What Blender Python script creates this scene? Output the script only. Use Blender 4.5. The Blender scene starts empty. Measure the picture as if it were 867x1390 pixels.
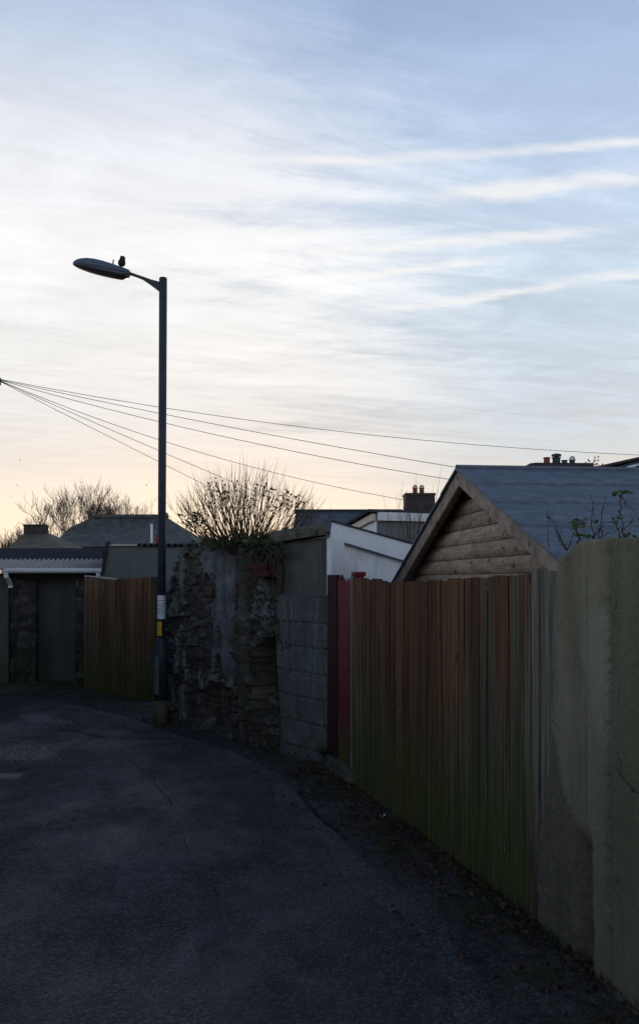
import bpy, bmesh, math, random
import numpy as np
from mathutils import Vector, Matrix
R = random.Random(7)
scene = bpy.context.scene
col = scene.collection
EYE = 1.7; F = 1264.0; CX = 433.5; HY = 785.0

def P(px, py, d): return Vector(((px-CX)/F*d, d, EYE-(py-HY)/F*d))
def G(px, py): return P(px, py, EYE*F/(py-HY))
# lane boundary line (fence and right wall stand on it): y = d, x = 2.25 - .2613 d
def LD(px): return 2844.0/(px-103.2)
def LP(px, py, off=0.0):
    p = P(px, py, LD(px)); return p + LN*off
LU = Vector((-.2528, .9675, 0)).normalized(); LN = Vector((-LU.y, LU.x, 0))   # LN points into the lane (left)

# ------------------------------------------------------------------ numpy noise
def _h(ix, iy, s):
    n = (ix.astype(np.int64)*374761393 + iy.astype(np.int64)*668265263 + s*1442695041) & 0x7fffffff
    n = ((n ^ (n >> 13))*1274126177) & 0x7fffffff
    return ((n ^ (n >> 16)) & 0xffff)/65535.0
def vn(x, y, s=0):
    x = np.asarray(x, float); y = np.asarray(y, float)
    ix = np.floor(x); iy = np.floor(y); fx = x-ix; fy = y-iy
    fx = fx*fx*(3-2*fx); fy = fy*fy*(3-2*fy)
    a = _h(ix, iy, s); b = _h(ix+1, iy, s); c = _h(ix, iy+1, s); d = _h(ix+1, iy+1, s)
    return (a*(1-fx)+b*fx)*(1-fy)+(c*(1-fx)+d*fx)*fy
def fbm(x, y, s=0, o=4):
    t = 0; a = .5; x = np.asarray(x, float); y = np.asarray(y, float)
    for k in range(o):
        t = t+a*(vn(x, y, s+k*17)-.5); x = x*2.03; y = y*2.03; a *= .5
    return t
def voro(x, y, s=0):
    x = np.asarray(x, float); y = np.asarray(y, float)
    ix = np.floor(x); iy = np.floor(y); f1 = np.full(x.shape, 9.); f2 = np.full(x.shape, 9.); idr = np.zeros(x.shape)
    for dx in (-1, 0, 1):
        for dy in (-1, 0, 1):
            cx = ix+dx; cy = iy+dy
            qx = cx+.1+.8*_h(cx, cy, s); qy = cy+.15+.7*_h(cx, cy, s+5); r = _h(cx, cy, s+9)
            d = np.hypot(qx-x, qy-y)
            m = d < f1
            f2 = np.where(m, f1, np.minimum(f2, d)); idr = np.where(m, r, idr); f1 = np.where(m, d, f1)
    return f1, f2, idr
def sst(a, b, x):
    t = np.clip((x-a)/(b-a), 0, 1); return t*t*(3-2*t)

# ------------------------------------------------------------------ objects
def tag(o, label=None, cat=None, group=None, kind=None):
    if label: o['label'] = label
    if cat: o['category'] = cat
    if group: o['group'] = group
    if kind: o['kind'] = kind
    return o
def empty(name, loc, label, cat, group=None):
    o = bpy.data.objects.new(name, None); col.objects.link(o); o.location = loc; o.empty_display_size = .1
    return tag(o, label, cat, group)
def wloc(o):
    v = Vector((0, 0, 0))
    while o: v += o.location; o = o.parent
    return v
class MB:
    def __init__(s): s.v = []; s.f = []; s.a = {}; s.n = 0
    def add(s, vs, fs, **at):
        k = len(s.v); s.v += [tuple(v) for v in vs]; s.f += [tuple(i+k for i in f) for f in fs]
        for key in set(list(s.a)+list(at)):
            L = s.a.setdefault(key, [])
            L += [0.0]*(k-len(L)); val = at.get(key, 0.0)
            L += list(val) if hasattr(val, '__len__') else [val]*len(vs)
    def box(s, c, ux, uy, uz, **at):      # centre and three half-axis vectors
        c = Vector(c); vs = [c+ux*i+uy*j+uz*k for i in (-1, 1) for j in (-1, 1) for k in (-1, 1)]
        s.add(vs, [(0, 1, 3, 2), (4, 6, 7, 5), (0, 4, 5, 1), (2, 3, 7, 6), (0, 2, 6, 4), (1, 5, 7, 3)], **at)
    def abox(s, x0, x1, y0, y1, z0, z1, **at):
        s.box(((x0+x1)/2, (y0+y1)/2, (z0+z1)/2), Vector(((x1-x0)/2, 0, 0)), Vector((0, (y1-y0)/2, 0)), Vector((0, 0, (z1-z0)/2)), **at)
    def tube(s, pts, rs, n=6, cap=True, **at):
        pts = [Vector(p) for p in pts]
        if not hasattr(rs, '__len__'): rs = [rs]*len(pts)
        vs = []; fs = []
        t = (pts[1]-pts[0]).normalized(); u = t.orthogonal().normalized()
        for i, p in enumerate(pts):
            t = (pts[min(i+1, len(pts)-1)]-pts[max(i-1, 0)]).normalized()
            u = (u-t*u.dot(t)).normalized(); w = t.cross(u)
            for k in range(n):
                a = 2*math.pi*k/n; vs.append(p+(u*math.cos(a)+w*math.sin(a))*rs[i])
        for i in range(len(pts)-1):
            for k in range(n):
                fs.append((i*n+k, i*n+(k+1) % n, (i+1)*n+(k+1) % n, (i+1)*n+k))
        if cap and n > 2: fs += [tuple(range(n-1, -1, -1)), tuple((len(pts)-1)*n+k for k in range(n))]
        s.add(vs, fs, **at)
    def prism(s, poly, ext, **at):         # planar polygon extruded by a vector
        ext = Vector(ext); n = len(poly); poly = [Vector(p) for p in poly]
        s.add(poly+[p+ext for p in poly], [tuple(range(n)), tuple(range(2*n-1, n-1, -1))]+[(i, i+n, (i+1) % n+n, (i+1) % n) for i in range(n)], **at)
    def loft(s, rings, cap=True, **at):
        n = len(rings[0]); vs = [p for r in rings for p in r]; fs = []
        for i in range(len(rings)-1):
            for k in range(n): fs.append((i*n+k, i*n+(k+1) % n, (i+1)*n+(k+1) % n, (i+1)*n+k))
        if cap: fs += [tuple(range(n-1, -1, -1)), tuple((len(rings)-1)*n+k for k in range(n))]
        s.add(vs, fs, **at)
    def leaf(s, p, d, w, l, **at):         # small folded leaf
        d = Vector(d).normalized(); u = d.orthogonal().normalized()
        u.rotate(Matrix.Rotation(R.uniform(0, 6.28), 3, d)); nn = d.cross(u)
        p = Vector(p)
        s.add([p, p+d*l*.5+u*w*.5+nn*w*.15, p+d*l, p+d*l*.5-u*w*.5+nn*w*.15], [(0, 1, 2), (0, 2, 3)], **at)
    def build(s, name, m, parent=None, smooth=False, fix=True):
        off = wloc(parent) if parent else Vector((0, 0, 0))
        me = bpy.data.meshes.new(name)
        V = np.array(s.v, dtype=float)-np.array(off)
        me.from_pydata(V.tolist(), [], s.f)
        for k, L in s.a.items():
            L += [0.0]*(len(s.v)-len(L))
            at = me.attributes.new(k, 'FLOAT', 'POINT'); at.data.foreach_set('value', np.array(L, dtype=np.float32))
        if fix:
            bm = bmesh.new(); bm.from_mesh(me); bmesh.ops.recalc_face_normals(bm, faces=bm.faces); bm.to_mesh(me); bm.free()
        me.materials.append(m)
        if smooth: me.polygons.foreach_set('use_smooth', [True]*len(me.polygons))
        o = bpy.data.objects.new(name, me); col.objects.link(o)
        if parent: o.parent = parent
        return o
def base_on(o, loc):                        # move a lone mesh's origin to its base
    loc = Vector(loc); o.data.transform(Matrix.Translation(-loc)); o.location = loc; return o
def bevel(o, w=.006, seg=2):
    m = o.modifiers.new('bevel', 'BEVEL'); m.width = w; m.segments = seg; m.limit_method = 'ANGLE'; return o
def slab(mb, front, back, attrs):           # closed slab from two (nv+1, nu+1, 3) arrays
    nv, nu = front.shape[:2]; n = nv*nu
    idx = np.arange(n).reshape(nv, nu); f = []
    q = np.stack([idx[:-1, :-1], idx[:-1, 1:], idx[1:, 1:], idx[1:, :-1]], -1).reshape(-1, 4)
    f += q.tolist(); f += (q[:, ::-1]+n).tolist()
    ring = np.concatenate([idx[0, :], idx[1:, -1], idx[-1, -2::-1], idx[-2:0:-1, 0]])
    for i in range(len(ring)):
        a = int(ring[i]); b = int(ring[(i+1) % len(ring)]); f.append((a, a+n, b+n, b))
    at = {k: np.concatenate([v.ravel(), v.ravel()]) for k, v in attrs.items()}
    mb.add(np.concatenate([front.reshape(-1, 3), back.reshape(-1, 3)]).tolist(), f, **at)

# ------------------------------------------------------------------ materials
class N:
    def __init__(s, name):
        s.m = bpy.data.materials.new(name); s.m.use_nodes = True; s.t = s.m.node_tree
        s.b = s.t.nodes['Principled BSDF']; s.pos = s.t.nodes.new('ShaderNodeNewGeometry').outputs['Position']
    def node(s, ty, **kw):
        n = s.t.nodes.new(ty)
        for k, v in kw.items(): setattr(n, k, v)
        return n
    def put(s, sock, v):
        if isinstance(v, bpy.types.NodeSocket): s.t.links.new(v, sock)
        elif isinstance(v, (tuple, list)) and len(v) == 3 and sock.type == 'RGBA': sock.default_value = (*v, 1)
        else: sock.default_value = v
    def math(s, op, a, b=None, c=None, clamp=False):
        n = s.node('ShaderNodeMath', operation=op, use_clamp=clamp); s.put(n.inputs[0], a)
        if b is not None: s.put(n.inputs[1], b)
        if c is not None: s.put(n.inputs[2], c)
        return n.outputs[0]
    def vm(s, op, a, b=None):
        n = s.node('ShaderNodeVectorMath', operation=op); s.put(n.inputs[0], a)
        if b is not None: s.put(n.inputs[1], b)
        return n.outputs['Value'] if op in ('DOT_PRODUCT', 'LENGTH') else n.outputs[0]
    def noise(s, scale, det=5, rough=.6, dist=0., vec=None, off=(0, 0, 0)):
        if not isinstance(scale, tuple): scale = (scale,)*3
        v = s.vm('ADD', s.vm('MULTIPLY', vec if vec is not None else s.pos, scale), off)
        n = s.node('ShaderNodeTexNoise'); s.put(n.inputs['Vector'], v); n.inputs['Scale'].default_value = 1
        n.inputs['Detail'].default_value = det; n.inputs['Roughness'].default_value = rough; n.inputs['Distortion'].default_value = dist
        return n.outputs['Fac']
    def voronoi(s, scale, feature='F1', vec=None, out='Distance'):
        if not isinstance(scale, tuple): scale = (scale,)*3
        n = s.node('ShaderNodeTexVoronoi', feature=feature); s.put(n.inputs['Vector'], s.vm('MULTIPLY', vec if vec is not None else s.pos, scale)); n.inputs['Scale'].default_value = 1
        return n.outputs[out]
    def ramp(s, fac, stops):
        n = s.node('ShaderNodeValToRGB'); s.put(n.inputs[0], fac); e = n.color_ramp.elements
        while len(e) < len(stops): e.new(.5)
        for k, (p, c) in enumerate(stops): e[k].position = p; e[k].color = (*c, 1)
        return n.outputs[0]
    def step(s, x, a, b, o0=0., o1=1.):
        n = s.node('ShaderNodeMapRange', interpolation_type='SMOOTHSTEP'); s.put(n.inputs[0], x)
        for k, v in zip((1, 2, 3, 4), (a, b, o0, o1)): s.put(n.inputs[k], v)
        return n.outputs[0]
    def mix(s, f, a, b, mode='MIX'):
        n = s.node('ShaderNodeMix', data_type='RGBA', blend_type=mode); s.put(n.inputs[0], f); s.put(n.inputs[6], a); s.put(n.inputs[7], b)
        return n.outputs[2]
    def attr(s, name): return s.node('ShaderNodeAttribute', attribute_name=name).outputs['Fac']
    def z(s): n = s.node('ShaderNodeSeparateXYZ'); s.put(n.inputs[0], s.pos); return n.outputs[2]
    def xyz(s, v=None):
        n = s.node('ShaderNodeSeparateXYZ'); s.put(n.inputs[0], s.pos if v is None else v); return n.outputs
    def bump(s, h, strength=.4, dist=.01):
        n = s.node('ShaderNodeBump'); n.inputs['Strength'].default_value = strength; n.inputs['Distance'].default_value = dist
        s.put(n.inputs['Height'], h); return n.outputs[0]
    def done(s, color, rough=.85, normal=None, spec=.25, metal=0.):
        s.put(s.b.inputs['Base Color'], color); s.put(s.b.inputs['Roughness'], rough)
        s.b.inputs['Specular IOR Level'].default_value = spec; s.b.inputs['Metallic'].default_value = metal
        if normal is not None: s.put(s.b.inputs['Normal'], normal)
        return s.m
def mat(name, stops, scale=3., rough=.85, bump=.3, bscale=40., stain=None, moss=None, var=0., spec=.25, bdist=.01, metal=0.):
    n = N(name)
    c = n.ramp(n.noise(scale), stops)
    if stain:
        sc, ss, a, b = stain; c = n.mix(n.step(n.noise(ss, off=(3.1, 7.7, 1.3)), a, b), c, sc)
    if moss:
        mc, z0, z1, k = moss
        zz = n.math('ADD', n.z(), n.math('MULTIPLY', n.math('SUBTRACT', n.noise((9, 9, 2.5)), .5), (z1-z0)*1.6))
        c = n.mix(n.math('MULTIPLY', n.step(zz, z0, z1, 1., 0.), k), c, mc)
    if var:
        v = n.math('MULTIPLY_ADD', n.attr('rnd'), 2*var, 1-var)
        hs = n.node('ShaderNodeHueSaturation'); n.put(hs.inputs['Color'], c); n.put(hs.inputs['Value'], v); c = hs.outputs[0]
    nb = n.bump(n.noise(bscale, det=6, rough=.65), bump, bdist) if bump else None
    return n.done(c, rough, nb, spec, metal)
g = lambda v, t=(1, 1, 1): (v*t[0], v*t[1], v*t[2])
M = {}
M['render_wall'] = None
def m_fence(name, stainwood, mossk=.85, lim=(.43, .57, .34), mz=(.25, 1.05)):
    n = N(name); rnd = n.attr('rnd'); tint = n.attr('tint')
    cm = n.node('ShaderNodeCombineXYZ'); n.put(cm.inputs[0], n.math('MULTIPLY', rnd, 37.)); n.put(cm.inputs[2], n.math('MULTIPLY', rnd, 11.))
    vec = n.vm('ADD', n.pos, cm.outputs[0])
    grain = n.noise((75, 75, 1.3), det=6, rough=.7, vec=vec); streak = n.noise((38, 38, .55), det=5, rough=.6, vec=vec, off=(1, 2, 7)); fine = n.noise((150, 150, 3), det=4, vec=vec)
    grey = n.ramp(grain, [(.30, (.020, .020, .010)), (.5, (.080, .074, .044)), (.70, (.20, .185, .12))])
    org = n.ramp(grain, [(.30, (.030, .012, .008)), (.5, stainwood), (.72, tuple(min(1, c*2.1) for c in stainwood))])
    wear = n.math('ADD', n.math('MULTIPLY', n.noise((26, 26, .8), det=8, rough=.65, vec=vec), .7), n.math('MULTIPLY', n.noise((6, 6, 1.2), det=5), .3))
    wear = n.math('ADD', wear, n.math('MULTIPLY', n.math('SUBTRACT', n.z(), 1.05), .13))
    f = n.step(n.math('ADD', wear, n.math('MULTIPLY', n.math('SUBTRACT', tint, .5), lim[2])), lim[0], lim[1])
    c = n.mix(f, grey, org)
    c = n.mix(n.math('MULTIPLY', n.step(streak, .56, .68), .8), c, (.014, .012, .008))
    c = n.mix(n.math('MULTIPLY', n.step(streak, .40, .30), .35), c, (.20, .18, .13))
    knot = n.voronoi((11, 11, 3.2), vec=vec); c = n.mix(n.math('MULTIPLY', n.step(knot, .075, .13, 1., 0.), .8), c, (.016, .011, .008))
    hs = n.node('ShaderNodeHueSaturation'); n.put(hs.inputs['Color'], c); n.put(hs.inputs['Value'], n.math('MULTIPLY_ADD', rnd, .7, .65)); c = hs.outputs[0]
    mo = n.math('ADD', n.math('MULTIPLY', n.noise((20, 20, 1.4), det=7, vec=vec), .75), n.math('MULTIPLY', n.noise((5, 5, 2)), .25))
    mf = n.step(n.math('ADD', n.z(), n.math('MULTIPLY', n.math('SUBTRACT', mo, .5), 1.9)), mz[0], mz[1], 1., 0.)
    c = n.mix(n.math('MULTIPLY', mf, mossk), c, n.ramp(n.math('ADD', n.math('MULTIPLY', fine, .5), n.math('MULTIPLY', grain, .5)), [(.34, (.018, .023, .006)), (.5, (.066, .074, .018)), (.66, (.13, .14, .04))]))
    sp = n.math('MULTIPLY', n.step(n.noise((55, 55, 8), det=4, vec=vec), .66, .70), n.step(n.noise((3, 3, 3), off=(5, 5, 5)), .52, .62))
    c = n.mix(sp, c, (.42, .41, .38))
    h = n.math('ADD', n.math('MULTIPLY', grain, .6), n.math('MULTIPLY', streak, -.5))
    return n.done(c, .85, n.bump(h, .8, .010), .15)
M['fence'] = m_fence('weathered_fence_boards', (.108, .051, .024))
M['gate'] = m_fence('brown_gate_boards', (.115, .062, .034), .9, (.40, .55, .30), (.12, .85))
M['red_metal'] = mat('red_painted_tin', [(.3, (.075, .009, .012)), (.6, (.15, .017, .021)), (.8, (.18, .032, .03))], (8, 8, 2), .6, .15, 60, stain=((.03, .012, .01), (6, 6, 1.5), .58, .75), moss=((.055, .075, .012), .15, .65, .9), spec=.3)
M['grey_boards'] = mat('silver_grey_timber', [(.25, (.05, .044, .034)), (.5, (.135, .12, .095)), (.75, (.29, .26, .21))], (45, 45, 1.6), .85, .5, (60, 60, 3), stain=((.05, .045, .05), (30, 30, 2), .6, .72), moss=((.05, .03, .02), .2, .9, .7), spec=.15)
M['pole_paint'] = mat('blue_grey_lamp_paint', [(.3, (.016, .026, .038)), (.7, (.028, .042, .058))], 8, .55, .08, 90, stain=((.03, .035, .04), (14, 14, 5), .6, .75), spec=.3)
M['pole_bare'] = mat('bare_rusty_base', [(.3, (.05, .045, .035)), (.7, (.11, .095, .065))], 20, .8, .3, 60, moss=((.05, .045, .02), .0, .3, .5))
M['dark_metal'] = mat('dark_metal', [(.3, (.03, .035, .045)), (.7, (.05, .055, .065))], 12, .5, .05, 60)
M['head_paint'] = mat('lamp_head_paint', [(.3, (.065, .095, .13)), (.7, (.10, .135, .175))], 6, .5, .05, 60, spec=.35)
M['lens'] = mat('lamp_diffuser', [(.3, (.09, .09, .10)), (.7, (.14, .14, .15))], 6, .3, 0, spec=.4)
M['white_label'] = mat('white_label', [(.3, (.55, .62, .64)), (.7, (.70, .76, .78))], 15, .6, .05, 60)
M['ink'] = mat('grey_ink', [(.3, (.05, .06, .07)), (.7, (.08, .09, .1))], 15, .7, 0)
M['yellow'] = mat('yellow_sticker', [(.3, (.50, .27, .01)), (.7, (.62, .36, .02))], 15, .6, .05, 60)
M['black_print'] = mat('black_print', [(.3, (.012, .012, .012)), (.7, (.02, .02, .02))], 15, .6, 0)
M['white_paint'] = mat('old_white_paint', [(.2, (.50, .52, .55)), (.5, (.66, .68, .70)), (.8, (.74, .75, .77))], (3, 3, 5), .75, .2, 50, stain=((.30, .31, .32), (9, 9, 2), .58, .85))
M['fascia'] = mat('white_fascia_board', [(.3, (.66, .68, .72)), (.7, (.74, .76, .79))], (5, 5, 9), .7, .1, 60, stain=((.5, .51, .53), (20, 20, 20), .62, .7))
M['upvc'] = mat('white_gutter', [(.3, (.62, .65, .68)), (.7, (.72, .75, .78))], 5, .45, .03, 50, stain=((.38, .39, .38), (12, 12, 4), .58, .75))
M['dark_render'] = mat('grimy_cement_render', [(.25, (.05, .051, .048)), (.55, (.085, .085, .078)), (.8, (.13, .128, .115))], (3, 3, 1.6), .9, .4, 60, stain=((.045, .047, .045), (7, 7, .9), .5, .75), moss=((.035, .045, .02), .0, .7, .6))
M['blue_render'] = mat('blue_grey_render', [(.25, (.085, .095, .095)), (.55, (.115, .128, .126)), (.8, (.15, .16, .155))], (2, 2, 1.6), .9, .3, 60, stain=((.09, .10, .09), (5, 5, .9), .55, .8))
M['door_sheet'] = mat('dark_garage_door', [(.3, (.05, .053, .053)), (.7, (.085, .088, .085))], (3, 3, 1), .75, .15, 40, stain=((.035, .04, .04), (4, 4, .8), .5, .8))
M['rubble'] = mat('dark_rubble_stone', [(.25, (.02, .02, .021)), (.5, (.045, .043, .042)), (.8, (.09, .085, .08))], (7, 7, 9), .9, .8, 18, bdist=.03, moss=((.03, .05, .015), .1, .9, .7), var=.45)
M['asbestos'] = mat('corrugated_cement_roof', [(.25, (.26, .235, .22)), (.55, (.40, .37, .35)), (.8, (.5, .47, .45))], (6, 6, 6), .9, .3, 50, stain=((.16, .15, .13), (9, 9, 3), .55, .75))
def m_asb():
    n = N('brown_valley_roof'); c = n.ramp(n.noise(6.), [(.25, (.30, .275, .26)), (.55, (.43, .40, .38)), (.8, (.52, .49, .47))])
    c = n.mix(n.math('MULTIPLY', n.step(n.math('ADD', n.attr('valley'), n.math('MULTIPLY', n.math('SUBTRACT', n.noise((12, 12, 12)), .5), .7)), .35, .8), .85), c, (.085, .07, .06))  # valleys coloured browner and darker than the ridges
    return n.done(c, .95, n.bump(n.noise(60), .3, .01), .05)
M['asb2'] = m_asb()
M['dark_roof'] = mat('dark_corrugated_roof', [(.25, (.03, .033, .04)), (.7, (.06, .065, .075))], (4, 4, 4), 1., .2, 50, spec=.0)
M['tar'] = mat('tarred_edge', [(.25, (.012, .012, .013)), (.7, (.025, .025, .026))], 8, .8, .3, 40)
M['coping'] = mat('mossy_coping', [(.25, (.05, .045, .03)), (.5, (.085, .075, .05)), (.8, (.14, .125, .09))], (9, 9, 12), .95, .7, 35, stain=((.03, .035, .012), (12, 12, 12), .5, .65))
M['brick'] = mat('red_brick', [(.3, (.045, .012, .012)), (.7, (.085, .02, .018))], 14, .9, .5, 50)
M['chimney'] = mat('sooty_chimney_render', [(.3, (.035, .032, .032)), (.7, (.07, .062, .06))], (5, 5, 8), .95, .5, 30)
M['pot_red'] = mat('terracotta_pot', [(.3, (.15, .05, .035)), (.7, (.24, .08, .055))], 8, .85, .2, 40)
M['pot_dark'] = mat('dark_blue_grey_pot', [(.3, (.035, .045, .06)), (.7, (.06, .075, .095))], 8, .7, .2, 40)
M['cowl'] = mat('wire_cowl', [(.3, (.35, .36, .38)), (.7, (.45, .46, .48))], 8, .5, .05, 40)
M['cream'] = mat('cream_painted_wood', [(.3, (.55, .45, .33)), (.7, (.68, .57, .43))], 5, .7, .1, 40)
M['grey_house'] = mat('grey_house_wall', [(.3, (.10, .105, .11)), (.7, (.15, .155, .16))], (3, 3, 3), .9, .3, 30)
def m_slate(name, dark, light, course):
    n = N(name); c = n.ramp(n.noise((2.5, 2.5, 5)), [(.25, dark), (.75, light)])
    z = n.z(); ln = n.math('FRACT', n.math('DIVIDE', z, course))
    row = n.math('FLOOR', n.math('DIVIDE', z, course)); x = n.xyz()[0]
    cm = n.node('ShaderNodeCombineXYZ'); n.put(cm.inputs[0], n.math('FLOOR', n.math('ADD', n.math('DIVIDE', x, course*1.7), n.math('MULTIPLY', row, .5)))); n.put(cm.inputs[1], row)
    w = n.node('ShaderNodeTexWhiteNoise', noise_dimensions='2D'); n.put(w.inputs[0], cm.outputs[0])
    hs = n.node('ShaderNodeHueSaturation'); n.put(hs.inputs['Color'], c); n.put(hs.inputs['Value'], n.math('MULTIPLY_ADD', w.outputs[0], .5, .75))
    c = n.mix(n.step(n.noise((1.2, 1.2, 1.2)), .58, .75), hs.outputs[0], (.09, .085, .05))
    return n.done(c, .8, n.bump(ln, .5, .03), .2)
M['slate_hall'] = m_slate('hall_slates', (.055, .062, .06), (.10, .108, .10), .16)
M['slate_brown'] = m_slate('lichen_slates', (.075, .068, .048), (.15, .13, .09), .2)
M['slate_blue'] = m_slate('blue_slates', (.035, .045, .065), (.06, .075, .10), .14)
def m_felt():
    n = N('blue_grey_roof_felt')
    c = n.ramp(n.noise((9, 9, 16), det=9, rough=.76), [(.30, (.07, .088, .115)), (.5, (.11, .136, .175)), (.70, (.18, .212, .26))])
    sc = n.noise((26, 26, 26), det=3, rough=.5, dist=.6)
    sc = n.math('ABSOLUTE', n.math('SUBTRACT', sc, .5)); sc = n.math('MULTIPLY', n.step(sc, .004, .012, 1., 0.), n.step(n.noise((3, 3, 3), off=(9, 1, 2)), .52, .68))
    c = n.mix(n.math('MULTIPLY', sc, .55), c, (.32, .34, .38))
    return n.done(c, .8, n.bump(n.noise(220, det=3), .35, .004), .3)
M['felt'] = m_felt()
def m_log():
    n = N('weathered_log_lap'); rnd = n.attr('rnd')
    cm = n.node('ShaderNodeCombineXYZ'); n.put(cm.inputs[0], n.math('MULTIPLY', rnd, 13.)); n.put(cm.inputs[2], n.math('MULTIPLY', rnd, 29.)); vec = n.vm('ADD', n.pos, cm.outputs[0])
    c = n.ramp(n.noise((4, 4, 34), det=7, rough=.65, vec=vec), [(.25, (.17, .122, .086)), (.5, (.36, .265, .19)), (.8, (.50, .385, .285))])
    dk = n.step(n.noise((17, 17, 17), det=7, rough=.7, dist=.6, vec=vec), .545, .62)
    c = n.mix(n.math('MULTIPLY', dk, .8), c, (.022, .018, .016))
    hs = n.node('ShaderNodeHueSaturation'); n.put(hs.inputs['Color'], c); n.put(hs.inputs['Value'], n.math('MULTIPLY_ADD', rnd, .4, .8))
    return n.done(hs.outputs[0], .85, n.bump(n.noise((8, 8, 70), det=6, vec=vec), .7, .010), .15)
M['log'] = m_log()
M['barge'] = mat('brown_bargeboard', [(.25, (.13, .10, .078)), (.55, (.29, .225, .175)), (.8, (.40, .32, .255))], (7, 7, 7), .85, .35, (30, 30, 30), stain=((.025, .02, .018), (14, 14, 14), .6, .7), spec=.15)
M['bark'] = mat('dark_bark', [(.3, (.045, .033, .025)), (.7, (.10, .075, .058))], (12, 12, 4), .95, .5, 40)
M['stem'] = mat('shrub_stems', [(.3, (.045, .032, .024)), (.7, (.10, .07, .05))], (12, 12, 4), .9, .3, 40)
M['leaf_dark'] = mat('olive_leaves', [(.3, (.02, .035, .012)), (.7, (.05, .075, .022))], 20, .7, 0, var=.5)
M['leaf_fresh'] = mat('fresh_green_leaves', [(.3, (.03, .055, .012)), (.7, (.07, .115, .026))], 20, .6, 0, var=.4)
M['leaf_dead'] = mat('dead_leaves', [(.3, (.03, .018, .010)), (.7, (.085, .05, .025))], 20, .85, 0, var=.6)
M['leaf_ivy'] = mat('ivy_leaves', [(.3, (.012, .026, .008)), (.7, (.035, .06, .018))], 20, .6, 0, var=.5)
M['feather'] = mat('dark_feathers', [(.3, (.012, .012, .014)), (.7, (.03, .028, .03))], (40, 40, 20), .7, .2, 90)
M['wire'] = mat('black_cable', [(.3, (.03, .035, .035)), (.7, (.05, .055, .055))], 3, .6, 0)
M['pole_wood'] = mat('creosoted_pole', [(.3, (.03, .022, .016)), (.7, (.06, .045, .032))], (20, 20, 2), .9, .3, 40)
M['pink'] = mat('pink_petals', [(.3, (.5, .05, .15)), (.7, (.6, .08, .2))], 20, .6, 0)
M['red_plastic'] = mat('red_plastic', [(.3, (.16, .02, .02)), (.7, (.2, .028, .025))], 20, .5, 0)
M['paper'] = mat('white_paper_scrap', [(.3, (.5, .5, .5)), (.7, (.65, .65, .65))], 40, .8, .2, 80)
M['grit'] = mat('pale_stone_chips', [(.3, (.03, .029, .028)), (.7, (.075, .072, .07))], 30, .9, .3, 90, var=.5)
M['chalk'] = mat('chalk_line', [(.3, (.09, .095, .095)), (.7, (.17, .175, .175))], 60, .95, 0)
M['iron'] = mat('worn_iron_cover', [(.3, (.10, .10, .105)), (.7, (.22, .22, .23))], 30, .7, .3, 80)

def m_asphalt(name, k=1., agg=.32, warm=1.):
    n = N(name); big = n.noise((.9, .45, 1), det=6, rough=.62, dist=.5); mid = n.noise((5, 4, 1), det=8, rough=.78)
    t = (1.08*warm, 1, 1.12)
    c = n.ramp(n.math('ADD', n.math('MULTIPLY', big, .55), n.math('MULTIPLY', mid, .45)), [(.38, g(.030*k, t)), (.5, g(.058*k, t)), (.60, g(.105*k, t))])
    vs = n.xyz(n.voronoi(75., out='Color'))[0]; v2 = n.xyz(n.voronoi(160., out='Color'))[1]
    c = n.mix(n.math('MULTIPLY', n.step(vs, .55, 1.), agg), c, g(.27*k, (1.03, 1, 1)))
    c = n.mix(n.math('MULTIPLY', n.step(v2, .55, 1., 0., 1.), agg*.7), c, g(.012, (1, 1, 1.1)))
    oil = n.step(n.noise((1.6, 1.1, 1), det=7, rough=.7, off=(14, 3, 0)), .57, .68); c = n.mix(n.math('MULTIPLY', oil, .55), c, g(.016, t))
    h = n.math('ADD', n.math('MULTIPLY', n.voronoi(75.), -.8), n.math('MULTIPLY', n.noise(140, det=3), .6))
    wet = n.step(n.noise((1.1, .7, 1), det=6, off=(4, 2, 0)), .42, .62, .95, .55)
    return n.done(c, wet, n.bump(h, 1., .014), .28)
M['asphalt'] = m_asphalt('old_asphalt', 1.15)
M['asphalt_strip'] = m_asphalt('newer_asphalt_strip', .92, .28)
M['asphalt_patch'] = m_asphalt('coarse_pale_patch', 1.6, .8, 1.05)
def m_verge():
    n = N('worn_mossy_verge'); big = n.noise((1.2, .9, 1), det=6, rough=.65); c = n.ramp(n.math('ADD', n.math('MULTIPLY', big, .5), n.math('MULTIPLY', n.noise(9., det=8, rough=.78), .5)), [(.38, (.026, .025, .027)), (.5, (.055, .053, .056)), (.62, (.10, .096, .098))])
    vs = n.xyz(n.voronoi(80., out='Color'))[0]; c = n.mix(n.math('MULTIPLY', n.step(vs, .6, 1.), .4), c, (.20, .195, .19))
    inn = n.attr('inner')
    mo = n.step(n.math('ADD', n.noise(3.4, det=7, rough=.68, off=(1, 4, 2)), n.math('MULTIPLY', inn, .20)), .55, .66)
    c = n.mix(n.math('MULTIPLY', mo, .8), c, n.ramp(n.noise(90), [(.35, (.02, .024, .006)), (.65, (.065, .07, .018))]))
    dirt = n.step(n.math('ADD', n.noise((11, 11, 11), det=7, rough=.75), n.math('MULTIPLY', n.attr('lip'), .17)), .60, .68)
    c = n.mix(n.math('MULTIPLY', dirt, .85), c, (.012, .011, .010))
    return n.done(c, .95, n.bump(n.math('ADD', n.noise(70, det=7, rough=.78), n.math('MULTIPLY', dirt, -.5)), .9, .014), .15)
M['verge'] = m_verge()
M['earth'] = mat('dark_earth', [(.3, (.03, .028, .024)), (.7, (.07, .06, .045))], (1, 1, 1), .95, .5, 12)
M['crack'] = mat('black_crack', [(.3, (.014, .014, .015)), (.7, (.028, .028, .03))], 30, .95, .4, 60)

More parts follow.
